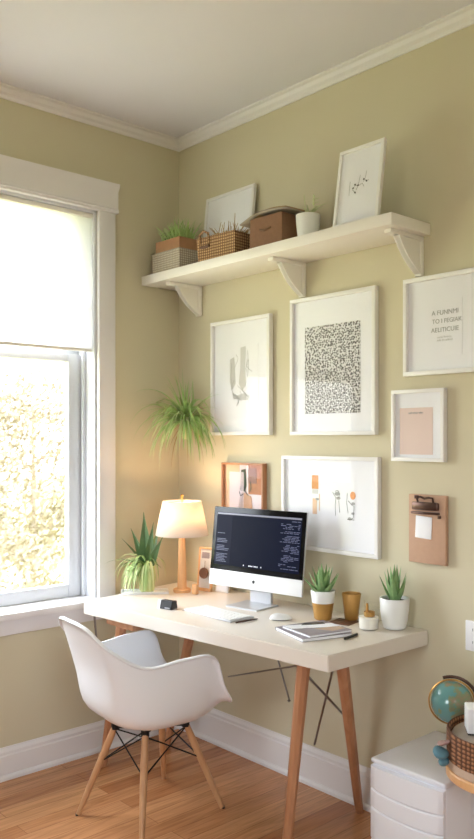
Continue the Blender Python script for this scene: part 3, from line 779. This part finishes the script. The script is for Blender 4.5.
bm = BM(); lathe(bm, [(0, 0), (.034, 0), (.041, .004), (.048, .03), (.053, .07), (.055, .112), (.054, .114), (.050, .114), (.049, .10), (0, .10)]); obj('pot', bm, 'pot', sn)
bm = BM(); lathe(bm, [(0, .101), (.049, .101), (.03, .104), (0, .105)]); obj('soil', bm, 'soil', sn)
bm = BM(); aloe(bm, (0, 0, .10), 15, .08, .14, .030, 9, spread=.52); obj('leaves', bm, 'leafaloe', sn)

# ------------------------------------------------------------------ lamp
lp = thing('table_lamp', 'lit table lamp with a white drum shade and a tapered wooden column', 'lamp', (.300, -.215, DZ))
bm = BM(); lathe(bm, [(0, 0), (.040, 0), (.041, .012), (.036, .016), (0, .016)]); obj('base', bm, 'paleoak', lp)
bm = BM(); tube(bm, [(0, 0, .016), (0, 0, .15), (0, 0, .27)], [.0225, .019, .015], 10); obj('column', bm, 'paleoak', lp)
bm = BM(); lathe(bm, [(0, .27), (.012, .27), (.012, .31), (0, .31)], seg=16); tube(bm, [(0, 0, .31), (0, 0, .43)], .002, 6)
for a in range(3): tube(bm, [(0, 0, .418), (.088*math.cos(a*2*PI/3+.3), .088*math.sin(a*2*PI/3+.3), .414)], .0014, 5)
obj('harp', bm, 'brass', lp)
bm = BM(); lathe(bm, [(0, .428), (.006, .430), (.005, .438), (.0075, .445), (0, .452)], seg=14); obj('finial', bm, 'brass', lp)
bm = BM(); lathe(bm, [(.122, .262), (.089, .418)], seg=56); shd = obj('lamp_shade', bm, 'lampshade', lp, fix=True); solidify(shd, .0012)
bm = BM(); bmesh.ops.create_uvsphere(bm, u_segments=16, v_segments=10, radius=.024, matrix=Matrix.Translation((0, 0, .335))); obj('bulb', bm, 'bulb', lp, label='warm glowing bulb')

# ------------------------------------------------------------------ plants on/near the desk
def spider(bm, c, n, L0, L1, w, seed, up=.5, droop=1.6, azr=(0, 2*PI), wallfree=None, rad=.012, roomfn=None):
    rn = random.Random(seed)
    for k in range(n):
        for _ in range(12):
            a = rn.uniform(*azr); e = rn.uniform(up-.6, up+.6); L = rn.uniform(L0, L1)
            d = V((math.cos(a)*math.cos(e), math.sin(a)*math.cos(e), math.sin(e)))
            if roomfn is None or roomfn(V(c)+d*L*.9): break
        else: continue
        leaf(bm, V(c)+V((math.cos(a), math.sin(a), 0))*rad*rn.random(), d, L, w*rn.uniform(.7, 1.2), droop=droop*rn.uniform(.6, 1.3), n=9)

def clampz(bm, z=.014):
    for v in bm.verts: v.co.z = max(v.co.z, z+.004*math.sin(v.co.x*90))
def clampy(bm, y=-.034):
    for v in bm.verts: v.co.y = min(v.co.y, y+.003*math.sin(v.co.x*70))
tr = thing('desk_tray', 'narrow white tray under the plant beside the lamp', 'tray', (.222, -.340, DZ), math.radians(56))
bm = BM(); boxr(bm, -.13, .085, -.045, .045, 0, .006, .002); boxr(bm, -.13, .085, -.045, -.039, .006, .012, .002); boxr(bm, -.13, .085, .039, .045, .006, .012, .002); boxr(bm, -.13, -.124, -.045, .045, .006, .012, .002); boxr(bm, .079, .085, -.045, .045, .006, .012, .002)
obj('tray', bm, 'white', tr)
sp = thing('potted_spider_plant', 'green desk plant with upright dark leaves and drooping striped leaves by the window', 'potted plant', (.205, -.345, DZ+.006))
bm = BM(); lathe(bm, [(0, 0), (.028, 0), (.034, .006), (.039, .06), (.037, .118), (.034, .118), (.034, .105), (0, .105)]); obj('pot', bm, 'greenpot', sp)
bm = BM(); lathe(bm, [(0, .106), (.034, .106), (0, .110)]); obj('soil', bm, 'soil', sp)
bm = BM()
for (dx, dy, dz, L, w_) in ((-.05, -.02, 1, .25, .046), (.12, .05, 1, .21, .03), (-.25, -.2, 1, .19, .028), (-.6, -.35, 1, .17, .026), (.35, .2, 1, .16, .028), (.0, .3, 1, .2, .026), (-.3, .15, 1, .15, .03), (.45, -.2, .9, .12, .026)):
    leaf(bm, (dx*.02, dy*.02, .10), (dx, dy, dz), L*1.05, w_*1.35, droop=.25, n=8, shape='blade', tipw=.06, twist=.84)
leaf(bm, (-.01, -.02, .11), (-.75, -.7, .62), .19, .012, droop=.9, n=9)
leaf(bm, (-.01, -.0, .11), (-.2, -.75, .5), .17, .010, droop=1.3, n=9)
leaf(bm, (.01, 0, .11), (.8, .1, .6), .10, .014, droop=1.2, n=9)
obj('upright_leaves', bm, 'leafdark', sp, label='dark upright leaves')
bm = BM(); spider(bm, (0, 0, .112), 56, .15, .23, .011, 21, up=.5, droop=3.4, rad=.02, roomfn=lambda p: p.x > -.15 and p.x+p.y < .08)
clampz(bm); obj('drooping_leaves', bm, 'leafmid', sp)
bm = BM(); spider(bm, (0, 0, .114), 44, .16, .22, .012, 22, up=.5, droop=4.0, rad=.02, roomfn=lambda p: p.x > -.15 and p.x+p.y < .08)
clampz(bm); obj('pale_leaves', bm, 'leafpale', sp, label='pale striped leaves')

hp = thing('hanging_spider_plant', 'bushy spider plant in a small wall planter in the corner above the lamp', 'hanging plant', (.165, -.001, 1.505))
bm = BM(); lathe(bm, [(0, -.055), (.018, -.05), (.030, -.02), (.034, .02), (.031, .02), (.029, 0), (0, 0)], (0, -.085, 0)); obj('planter', bm, 'leafpale', hp, label='small pale green planter')
bm = BM(); boxr(bm, -.010, .010, -.055, 0, -.004, .004, .001); boxr(bm, -.012, .012, -.004, 0, -.04, .04, .001); obj('wall_hook', bm, 'brass', hp)
free = lambda p: p.y < -.012 and p.x > -.15
bm = BM(); spider(bm, (0, -.085, .03), 90, .18, .34, .015, 31, up=.55, droop=1.9, rad=.02, roomfn=free); 
spider(bm, (0, -.085, .03), 30, .19, .27, .012, 35, up=1.15, droop=.8, rad=.015, roomfn=free)
clampy(bm); obj('leaves', bm, 'leafgreen', hp)
bm = BM(); spider(bm, (0, -.085, .03), 60, .16, .30, .011, 32, up=.2, droop=2.4, rad=.02, roomfn=free); clampy(bm); obj('pale_leaves', bm, 'leafpale', hp, label='yellow-green leaves')
bm = BM(); spider(bm, (0, -.085, .02), 7, .18, .27, .007, 33, up=-.1, droop=2.5, rad=.02, roomfn=free); clampy(bm); obj('dry_leaves', bm, 'leafdry', hp, label='dry brown leaf tips')

# ------------------------------------------------------------------ small things around the lamp
ac = thing('desk_clock', 'small black block with a white side lying near the front of the desk', 'desk clock', (.548, -.487, DZ), math.radians(14))
bm = BM(); prism(bm, [(-.022, 0), (.022, 0), (.018, .034), (-.012, .036)], 'x', -.024, .038); bmesh.ops.bevel(bm, geom=bm.edges[:], offset=.002, segments=2, affect='EDGES'); obj('body', bm, 'black', ac)
bm = BM(); prism(bm, [(-.021, 0), (.021, 0), (.018, .033), (-.012, .035)], 'x', -.037, -.0242); obj('side_cap', bm, 'white', ac, label='white end cap')
bm = BM(); boxr(bm, .005, .030, -.0235, -.0215, .004, .009); obj('display', bm, 'seam', ac, label='small grey display strip')
sf = thing('photo_frame', 'small wooden stand frame with a grey photo and a dark round pendant behind the lamp', 'photo frame', (.352, -.125, DZ), group='small stand frames on the desk', rot=(math.radians(-6), 0, math.radians(12)))
bm = BM(); hw = .042
boxr(bm, -hw, -hw+.009, -.006, .006, 0, .20, .001); boxr(bm, hw-.009, hw, -.006, .006, 0, .20, .001); boxr(bm, -hw, hw, -.006, .006, .192, .20, .001); boxr(bm, -hw, hw, -.012, .008, 0, .014, .001)
obj('frame', bm, 'paleoak', sf)
bm = BM(); boxr(bm, -hw+.009, hw-.009, -.002, .002, .014, .192); obj('photo', bm, 'paleink', sf, smooth=False)
bm = BM(); boxr(bm, -.024, .020, -.0032, -.0022, .150, .178); obj('photo_panel', bm, 'notegrey', sf, smooth=False)
bm = BM(); tube(bm, [(0, -.008, .085), (0, -.008, .140)], .0012, 5)
lathe(bm, [(0, -.006), (.024, -.005), (.026, 0), (.024, .005), (0, .006)], (0, 0, 0), 20)
for v in bm.verts:
    if abs(v.co.z) < .01: v.co = V((v.co.x, -.012+v.co.z, v.co.y+.082))
obj('pendant', bm, 'leather', sf, label='dark brown round pendant')
sf2 = thing('photo_frame', 'plain white stand frame between the lamp and the computer', 'photo frame', (.432, -.085, DZ), 0, 'small stand frames on the desk', rot=(math.radians(-7), 0, math.radians(15)))
bm = BM(); boxr(bm, -.035, .035, -.006, .006, 0, .205, .002); obj('frame', bm, 'frame', sf2)
bm = BM(); boxr(bm, -.027, .027, -.0072, -.0062, .008, .197); obj('photo', bm, 'mat', sf2, smooth=False)
bm = BM(); boxr(bm, -.012, .012, -.012, .012, 0, .045, .002); tag(obj('wooden_block', bm, 'paleoak', None, loc=(.385, -.205, DZ), rot=(0, 0, .4)), 'small pale wooden block at the foot of the lamp', 'block')

# ------------------------------------------------------------------ things on the shelf
def open_box(bm, w, d, h, th=.006, taper=1.0, bev=.003):
    """open topped box centred on the origin, wider at the top by taper"""
    def q(s, z, k=1): return [bm.verts.new(((-w/2+s)*k, (-d/2+s)*k, z)), bm.verts.new(((w/2-s)*k, (-d/2+s)*k, z)), bm.verts.new(((w/2-s)*k, (d/2-s)*k, z)), bm.verts.new(((-w/2+s)*k, (d/2-s)*k, z))]
    a = q(0, 0); b = q(0, h, taper); c = q(th, h, taper); d_ = q(th, th)
    for A_, B_ in ((a, b), (b, c), (c, d_)):
        for i in range(4): bm.faces.new((A_[i], A_[(i+1) % 4], B_[(i+1) % 4], B_[i]))
    bm.faces.new(a[::-1]); bm.faces.new(d_)
gb = thing('woven_box', 'pale grey woven box at the left end of the shelf', 'basket', (.175, -.150, SZ))
bm = BM(); open_box(bm, .21, .13, .092); obj('body', bm, 'greybasket', gb)
bm = BM(); boxr(bm, -.112, .112, -.072, .072, .092, .098, .002); obj('lid', bm, 'greybasket', gb)
tb = thing('planter_box', 'low brown box planted with short bright grass, on the grey woven box', 'planter', (.178, -.150, SZ+.098))
bm = BM(); open_box(bm, .185, .115, .055); obj('box', bm, 'terrabox', tb)
bm = BM(); boxr(bm, -.085, .085, -.05, .05, .03, .045); obj('soil', bm, 'soil', tb)
bm = BM(); rn = random.Random(3)
for k in range(150):
    x = rn.uniform(-.06, .075); y = rn.uniform(-.045, .045); a = rn.uniform(0, 2*PI); s = rn.uniform(.1, .6)
    leaf(bm, (x, y, .045), (math.cos(a)*s+x*4, math.sin(a)*s+y*3, 1), rn.uniform(.07, .125), .010, droop=.6, n=5)
obj('grass', bm, 'leafgreen', tb)
wb = thing('wicker_basket', 'brown wicker basket holding dried twigs, on the shelf', 'basket', (.545, -.155, SZ), math.radians(4))
bm = BM(); open_box(bm, .225, .135, .098, taper=1.06)
tube(bm, [(-.117+.002, -.07, .098), (.117, -.07, .098), (.117, .07, .098), (-.117, .07, .098), (-.117, -.07, .098)], .006, 8)
obj('body', bm, 'wicker', wb)
for sx in (-1,):
    bm = BM(); tube(bm, [(-.095, -.073, .075), (-.092, -.079, .115), (-.065, -.08, .128), (-.038, -.079, .115), (-.035, -.073, .075)], .006, 8); obj('handle', bm, 'wicker', wb)
    bm = BM(); tube(bm, [(-.09, -.074, .060), (-.065, -.079, .056), (-.035, -.074, .062)], .007, 8); obj('strap', bm, 'leather', wb, label='dark leather loop')
tw = BM(); rn = random.Random(8)
for k in range(60):
    x, y = rn.uniform(-.06, .09), rn.uniform(-.05, .05); p0 = V((x*.6, y*.6, .03)); d = V((rn.uniform(-.7, .9), rn.uniform(-.6, .6), 1)).normalized()
    L = rn.uniform(.08, .14); p1 = p0+d*L*.6; p2 = p1+(d+V((rn.uniform(-.6, .6), rn.uniform(-.6, .6), -.3))).normalized()*L*.5
    tube(tw, [p0, p1, p2], [.003, .0025, .001], 5)
tube(tw, [(.03, 0, .03), (.04, .01, .15), (.055, .0, .20)], [.003, .002, .001], 5)
for k in range(26):
    x, y = rn.uniform(-.05, .1), rn.uniform(-.05, .05)
    leaf(tw, (x, y, .08), (rn.uniform(-1, 1), rn.uniform(-1, 1), .8), rn.uniform(.05, .09), .022, droop=1.2, n=5, shape='blade')
tag(obj('dried_twigs', tw, 'twig', None, loc=(.545, -.155, SZ), fix=False), 'dry brown twigs and leaves sticking out of the wicker basket', 'dried plants')
bb = thing('storage_box', 'dark brown felt box with sagging sheets on top, middle of the shelf', 'box', (.843, -.135, SZ), math.radians(2))
bm = BM(); open_box(bm, .185, .145, .128, taper=.97); obj('body', bm, 'brownbox', bb)
bm = BM(); tube(bm, [(-.03, -.0735, .075), (0, -.079, .066), (.03, -.0735, .075)], .004, 8); obj('handle', bm, 'leather', bb)
bm = BM(); box(bm, (0, 0, .118), (.17, .13, .008)); obj('inner_tray', bm, 'black', bb)
# sheets lying over the box, dipping to the left
def sheet(name, m, zz, cx, cy, w, d, rz, label):
    bm = BM(); N = 12
    g_ = [[bm.verts.new((-w/2+w*i/N, -d/2+d*j/6, .012*math.sin(PI*i/N)-.028*max(0, .35-i/N)**1.0*2.2)) for j in range(7)] for i in range(N+1)]
    for i in range(N):
        for j in range(6): bm.faces.new((g_[i][j], g_[i+1][j], g_[i+1][j+1], g_[i][j+1]))
    o = obj(name, bm, m, None, loc=(cx, cy, zz), rot=(0, 0, rz), fix=False); solidify(o, .004, 1); tag(o, label, 'papers')
sheet('paper_stack', 'greylid', SZ+.134, .835, -.13, .27, .17, .05, 'curved grey paper folder lying across the brown box')
sheet('paper_stack', 'twig', SZ+.141, .855, -.125, .22, .15, -.05, 'beige paper sheet on top of the grey folder')
wp = thing('potted_twig_plant', 'small white pot with thin sparse sprigs on the shelf', 'potted plant', (1.045, -.165, SZ))
bm = BM(); lathe(bm, [(0, 0), (.035, 0), (.041, .004), (.047, .06), (.049, .094), (.048, .096), (.044, .096), (.043, .08), (0, .08)]); obj('pot', bm, 'pot', wp)
bm = BM(); lathe(bm, [(0, .081), (.043, .081), (0, .086)]); obj('soil', bm, 'soil', wp)
bm = BM()
tube(bm, [(-.012, 0, .085), (-.016, .0, .14), (-.022, 0, .185)], [.0022, .0016, .0008], 6)
for (dx, dy, L) in ((1, -.3, .10), (.8, .3, .09), (.5, -.6, .08), (1, .05, .125), (.1, -.5, .06), (-.5, -.2, .05)):
    leaf(bm, (.0, 0, .085), (dx, dy, .75), L, .010, droop=.7, n=6)
for k in range(6): leaf(bm, (.03+.008*k, -.008*k, .12+.004*k), (.6, (-1)**k*.9, .6), .028, .007, droop=.4, n=4)
obj('sprigs', bm, 'leafpale', wp)

# canvas/frame leaning behind the wicker basket
def leaning(label, x0, x1, yb, yt, h, rz=0, sketch=False, strut=False):
    t = thing('leaning_frame', label, 'picture frame', ((x0+x1)/2, yb, SZ), 0, 'frames leaning on the shelf', rot=(-math.asin((yt-yb)/h)*1.0, 0, rz))
    hw = (x1-x0)/2; fw = .014
    bm = BM()
    boxr(bm, -hw, hw, -.014, .002, 0, fw, .0015); boxr(bm, -hw, hw, -.014, .002, h-fw, h, .0015); boxr(bm, -hw, -hw+fw, -.014, .002, fw, h-fw, .0015); boxr(bm, hw-fw, hw, -.014, .002, fw, h-fw, .0015)
    obj('frame', bm, 'frame', t)
    bm = BM(); boxr(bm, -hw+fw, hw-fw, -.006, -.002, fw, h-fw); obj('mount', bm, 'mat', t, smooth=False)
    bm = BM(); boxr(bm, -hw+fw, hw-fw, -.0095, -.0085, fw, h-fw); obj('glass', bm, 'glass', t, smooth=False)
    return t, hw
lf, hw = leaning('white leaning frame with blank paper behind the wicker basket', .245, .585, -.050, -.010, .365)
lf2, hw = leaning('white leaning frame with a tiny ink sprig drawing at the right end of the shelf', 1.205, 1.418, -.190, -.145, .305)
bm = BM(); prism(bm, [(.003, .22), (.003, .18), (.085, .016), (.095, .018)], 'x', -.012, .012)
o = obj('easel_strut', bm, 'black', lf2, label='dark easel back strut')
rn = random.Random(2); L_ = [[(-.045, .12), (-.045, .175)], [(-.012, .135), (-.005, .15), (.0, .175), (.002, .19)], [(.02, .16), (.028, .175), (.03, .20)], [(-.03, .14), (-.02, .155), (-.005, .15)], [(.0, .15), (.015, .155), (.025, .14)], [(.02, .17), (.035, .16), (.045, .162)], [(-.03, .14), (-.02, .13), (-.012, .12)]]
strokes('sprig_drawing', lf2, 'greyink', L_, .0011, -.0072)
for (cx, cz) in ((-.02, .158), (.02, .17), (-.005, .152), (.034, .16), (-.028, .146), (-.017, .127)):
    bm = BM(); prism(bm, [(cx+.0038*math.cos(k*PI/4), cz+.0032*math.sin(k*PI/4)) for k in range(8)], 'y', -.0074, -.0062); obj('ink_bud', bm, 'ink', lf2)

# ------------------------------------------------------------------ drawer unit
X0, X1, Y0, Y1, CT = 1.545, 1.832, -.400, -.030, .402
du = thing('drawer_unit', 'white plastic drawer unit with rounded top at the right of the desk', 'drawer unit', ((X0+X1)/2, (Y0+Y1)/2, 0))
w_, d_ = X1-X0, Y1-Y0
bm = BM(); boxr(bm, -w_/2+.003, w_/2-.003, -d_/2+.006, d_/2, 0.0, CT-.016, .008, 3); obj('body', bm, 'cab', du)
bm = BM(); boxr(bm, -w_/2, w_/2, -d_/2, d_/2, CT-.0155, CT, .006, 4); obj('lid', bm, 'cab', du)
zt = CT-.022
hs = [.085, .062, .105, .110]
for h in hs:
    z1 = zt; z0 = zt-h+.0015; bm = BM(); N = 24
    # drawer front whose lower edge sweeps in a shallow curve; wraps with soft corners
    secs = []
    for i in range(N+1):
        u = -1+2*i/N; x = u*(w_/2-.004); sag = 0.010*(1-u*u)
        yf = -d_/2-.004-.010*(1-u**6)
        secs.append([(x, -d_/2+.012, z0-sag+.010), (x, yf+.003, z0-sag+.010), (x, yf, z0-sag+.014), (x, yf, z1-sag+.006 if h != hs[0] else z1-.002), (x, yf+.004, z1-sag+.010 if h != hs[0] else z1), (x, -d_/2+.012, z1-sag+.010 if h != hs[0] else z1)])
    vv = [[bm.verts.new(p) for p in s] for s in secs]
    for a, b in zip(vv, vv[1:]):
        for k in range(6): bm.faces.new((a[k], b[k], b[(k+1) % 6], a[(k+1) % 6]))
    bm.faces.new(vv[0]); bm.faces.new(vv[-1][::-1]); obj('drawer', bm, 'cab', du)
    zt -= h

# ------------------------------------------------------------------ globe
gx, gy, gz = 1.728, -.205, .586
gb_ = thing('desk_globe', 'small teal and beige globe in a gold ring on the drawer unit', 'globe', (gx, gy, CT))
dz = gz-CT
bm = BM(); bmesh.ops.create_uvsphere(bm, u_segments=40, v_segments=24, radius=.068, matrix=Matrix.Translation((0, 0, dz))); obj('sphere', bm, 'globe', gb_)
# ring faces the room's open side, tilted
def circ(r, ax, ay, c, a0=0, a1=2*PI, n=48): return [V(c)+ax*r*math.cos(a0+(a1-a0)*k/n)+ay*r*math.sin(a0+(a1-a0)*k/n) for k in range(n+1)]
right = V((.80, .60, 0)); upv = V((0, 0, 1))
bm = BM(); tube(bm, circ(.0735, right, upv, (0, 0, dz)), .0028, 8, cap=False); obj('meridian_ring', bm, 'brass', gb_)
bm = BM(); tube(bm, circ(.083, right, upv, (0, 0, dz), math.radians(110), math.radians(15), 24), .0055, 8)
obj('arm', bm, 'bronze', gb_, label='dark curved arm over the globe')
bm = BM(); tube(bm, circ(.079, right, upv, (0, 0, dz), math.radians(-100), math.radians(-70), 8), .0045, 8); obj('pivot', bm, 'bronze', gb_)
bm = BM(); tube(bm, [V((.083*.80*.966, .083*.6*.966, dz+.0215)), V((.082, .060, dz-.03)), V((.078, .056, .06)), V((.07, .05, .02))], [.008, .009, .010, .012], 10)
lathe(bm, [(0, 0), (.046, 0), (.047, .008), (.03, .016), (.012, .022), (0, .022)], (.062, .044, 0)); obj('stand', bm, 'paleoak', gb_, label='honey coloured wooden stand')

# ------------------------------------------------------------------ pedestal table with basket
px, py = 1.975, -.305
pt = thing('pedestal_table', 'small round pale-wood pedestal table under the jute basket', 'side table', (px, py, 0))
bm = BM(); lathe(bm, [(0, .440), (.165, .440), (.170, .444), (.172, .466), (.169, .470), (0, .470)], seg=64); obj('tabletop', bm, 'paleoak', pt)
bm = BM(); lathe(bm, [(0, 0), (.10, 0), (.10, .012), (.03, .024), (.018, .05), (.016, .42), (.03, .439), (0, .4395)], seg=24); obj('pedestal', bm, 'paleoak', pt)
jb = thing('jute_basket', 'round brown jute basket with a beige band on the pedestal table', 'basket', (px, py, .470))
bm = BM(); lathe(bm, [(0, 0), (.164, 0), (.167, .003), (.167, .026), (0, .026)], seg=64); obj('base_band', bm, 'beigeband', jb, label='smooth beige lower band')
bm = BM(); lathe(bm, [(.160, .0262), (.1665, .0265), (.169, .06), (.168, .108), (.164, .113), (.158, .108), (.157, .03), (0, .028)], seg=64)
obj('woven_wall', bm, 'jute', jb)
bm = BM(); lathe(bm, [(0, .100), (.10, .102), (.152, .094), (.156, .086), (0, .078)], seg=48)
for v in bm.verts: v.co.z += .004*math.sin(v.co.x*40)*math.cos(v.co.y*33)
obj('liner', bm, 'greylid', jb, label='grey-brown cloth liner')
wc = thing('white_box', 'small white box standing on the cloth in the jute basket', 'box', (1.928, -.350, .576), math.radians(40))
bm = BM(); boxr(bm, -.048, .048, -.035, .035, .004, .078, .004, 3); obj('box', bm, 'white', wc)
bm = BM(); boxr(bm, -.046, .046, -.033, .033, 0, .004); obj('foot', bm, 'ink', wc, smooth=False, label='dark base edge')
# folded felt scraps draped over the basket's left side
tc_ = thing('felt_cloth', 'teal felt cloth with a dusty rose fold hanging on the side of the jute basket', 'cloth', (1.868, -.424, .50))
def lobe(name, m, c, s, ang, label=None):
    bm = BM(); bmesh.ops.create_uvsphere(bm, u_segments=20, v_segments=12, radius=1, matrix=Matrix.Translation(V(c)) @ Matrix.Rotation(ang, 4, 'Y') @ Matrix.Diagonal((*s, 1)))
    for v in bm.verts: v.co.z += .006*math.sin(v.co.x*70)
    return obj(name, bm, m, tc_, label=label)
lobe('teal_fold', 'teal', (-.020, -.022, .020), (.024, .028, .013), .5)
lobe('lower_fold', 'teal', (-.012, -.020, -.004), (.016, .022, .010), .9)
lobe('rose_fold', 'rose', (-.014, -.014, .050), (.020, .022, .007), -.1, 'dusty rose fold')

# ------------------------------------------------------------------ light
wd = bpy.data.worlds.new('daylight'); S.world = wd; wd.use_nodes = True
n = wd.node_tree.nodes; L = wd.node_tree.links; bg = n['Background']
tc = n.new('ShaderNodeTexCoord'); sx = n.new('ShaderNodeSeparateXYZ'); r = n.new('ShaderNodeValToRGB')
r.color_ramp.elements[0].position = .45; r.color_ramp.elements[0].color = (.5, .5, .47, 1)
r.color_ramp.elements[1].position = .6; r.color_ramp.elements[1].color = (.86, .93, 1, 1)
ma = n.new('ShaderNodeMath'); ma.operation = 'MULTIPLY_ADD'; ma.inputs[1].default_value = .5; ma.inputs[2].default_value = .5
L.new(tc.outputs['Generated'], sx.inputs[0]); L.new(sx.outputs['Z'], ma.inputs[0]); L.new(ma.outputs[0], r.inputs[0]); L.new(r.outputs[0], bg.inputs['Color'])
bg.inputs['Strength'].default_value = 12

def area(name, loc, rot, sx_, sy_, power, col, portal=False):
    l = bpy.data.lights.new(name, 'AREA'); l.shape = 'RECTANGLE'; l.size = sx_; l.size_y = sy_; l.energy = power; l.color = col
    o = bpy.data.objects.new(name, l); C.objects.link(o); o.location = loc; o.rotation_euler = rot
    if portal: l.cycles.is_portal = True
    return o
area('window_portal', (-.21, (WY0+WY1)/2, (WZ0+WZ1)/2), (0, -PI/2, 0), WZ1-WZ0, WY1-WY0, 1, (1, 1, 1), True)
area('window_portal', (RX+.21, -2.2, 1.5), (0, PI/2, 0), 1.2, .8, 1, (1, 1, 1), True)  # portal of the added side fill window
area('window_portal', (2.25, RY-.21, 1.6), (PI/2, 0, 0), 1.3, 1.4, 1, (1, 1, 1), True)  # portal of the added rear fill window
bl = bpy.data.lights.new('lamp_bulb_light', 'POINT'); bl.energy = 3.6; bl.color = (1, .63, .36); bl.shadow_soft_size = .03
bo = bpy.data.objects.new('lamp_bulb_light', bl); C.objects.link(bo); bo.location = (.300, -.215, DZ+.36)

# ------------------------------------------------------------------ camera
cam = bpy.data.cameras.new('camera'); co = bpy.data.objects.new('camera', cam); C.objects.link(co)
A = math.radians(41.96)
co.location = (3.224, -2.503, 1.45)
# looks along (-cos A, sin A, 0), level
co.rotation_euler = (PI/2, 0, PI/2-A)
cam.sensor_fit = 'VERTICAL'; cam.sensor_height = 36; cam.lens = 803/839*36
cam.shift_y = (440-419.5)/839
cam.clip_start = .05
cam.dof.use_dof = True; cam.dof.focus_distance = 3.1; cam.dof.aperture_fstop = 3.2
S.camera = co
S.view_settings.view_transform = 'Standard'; S.view_settings.look = 'None'; S.view_settings.gamma = 1
S.view_settings.use_curve_mapping = False
S.view_settings.exposure = 0.14
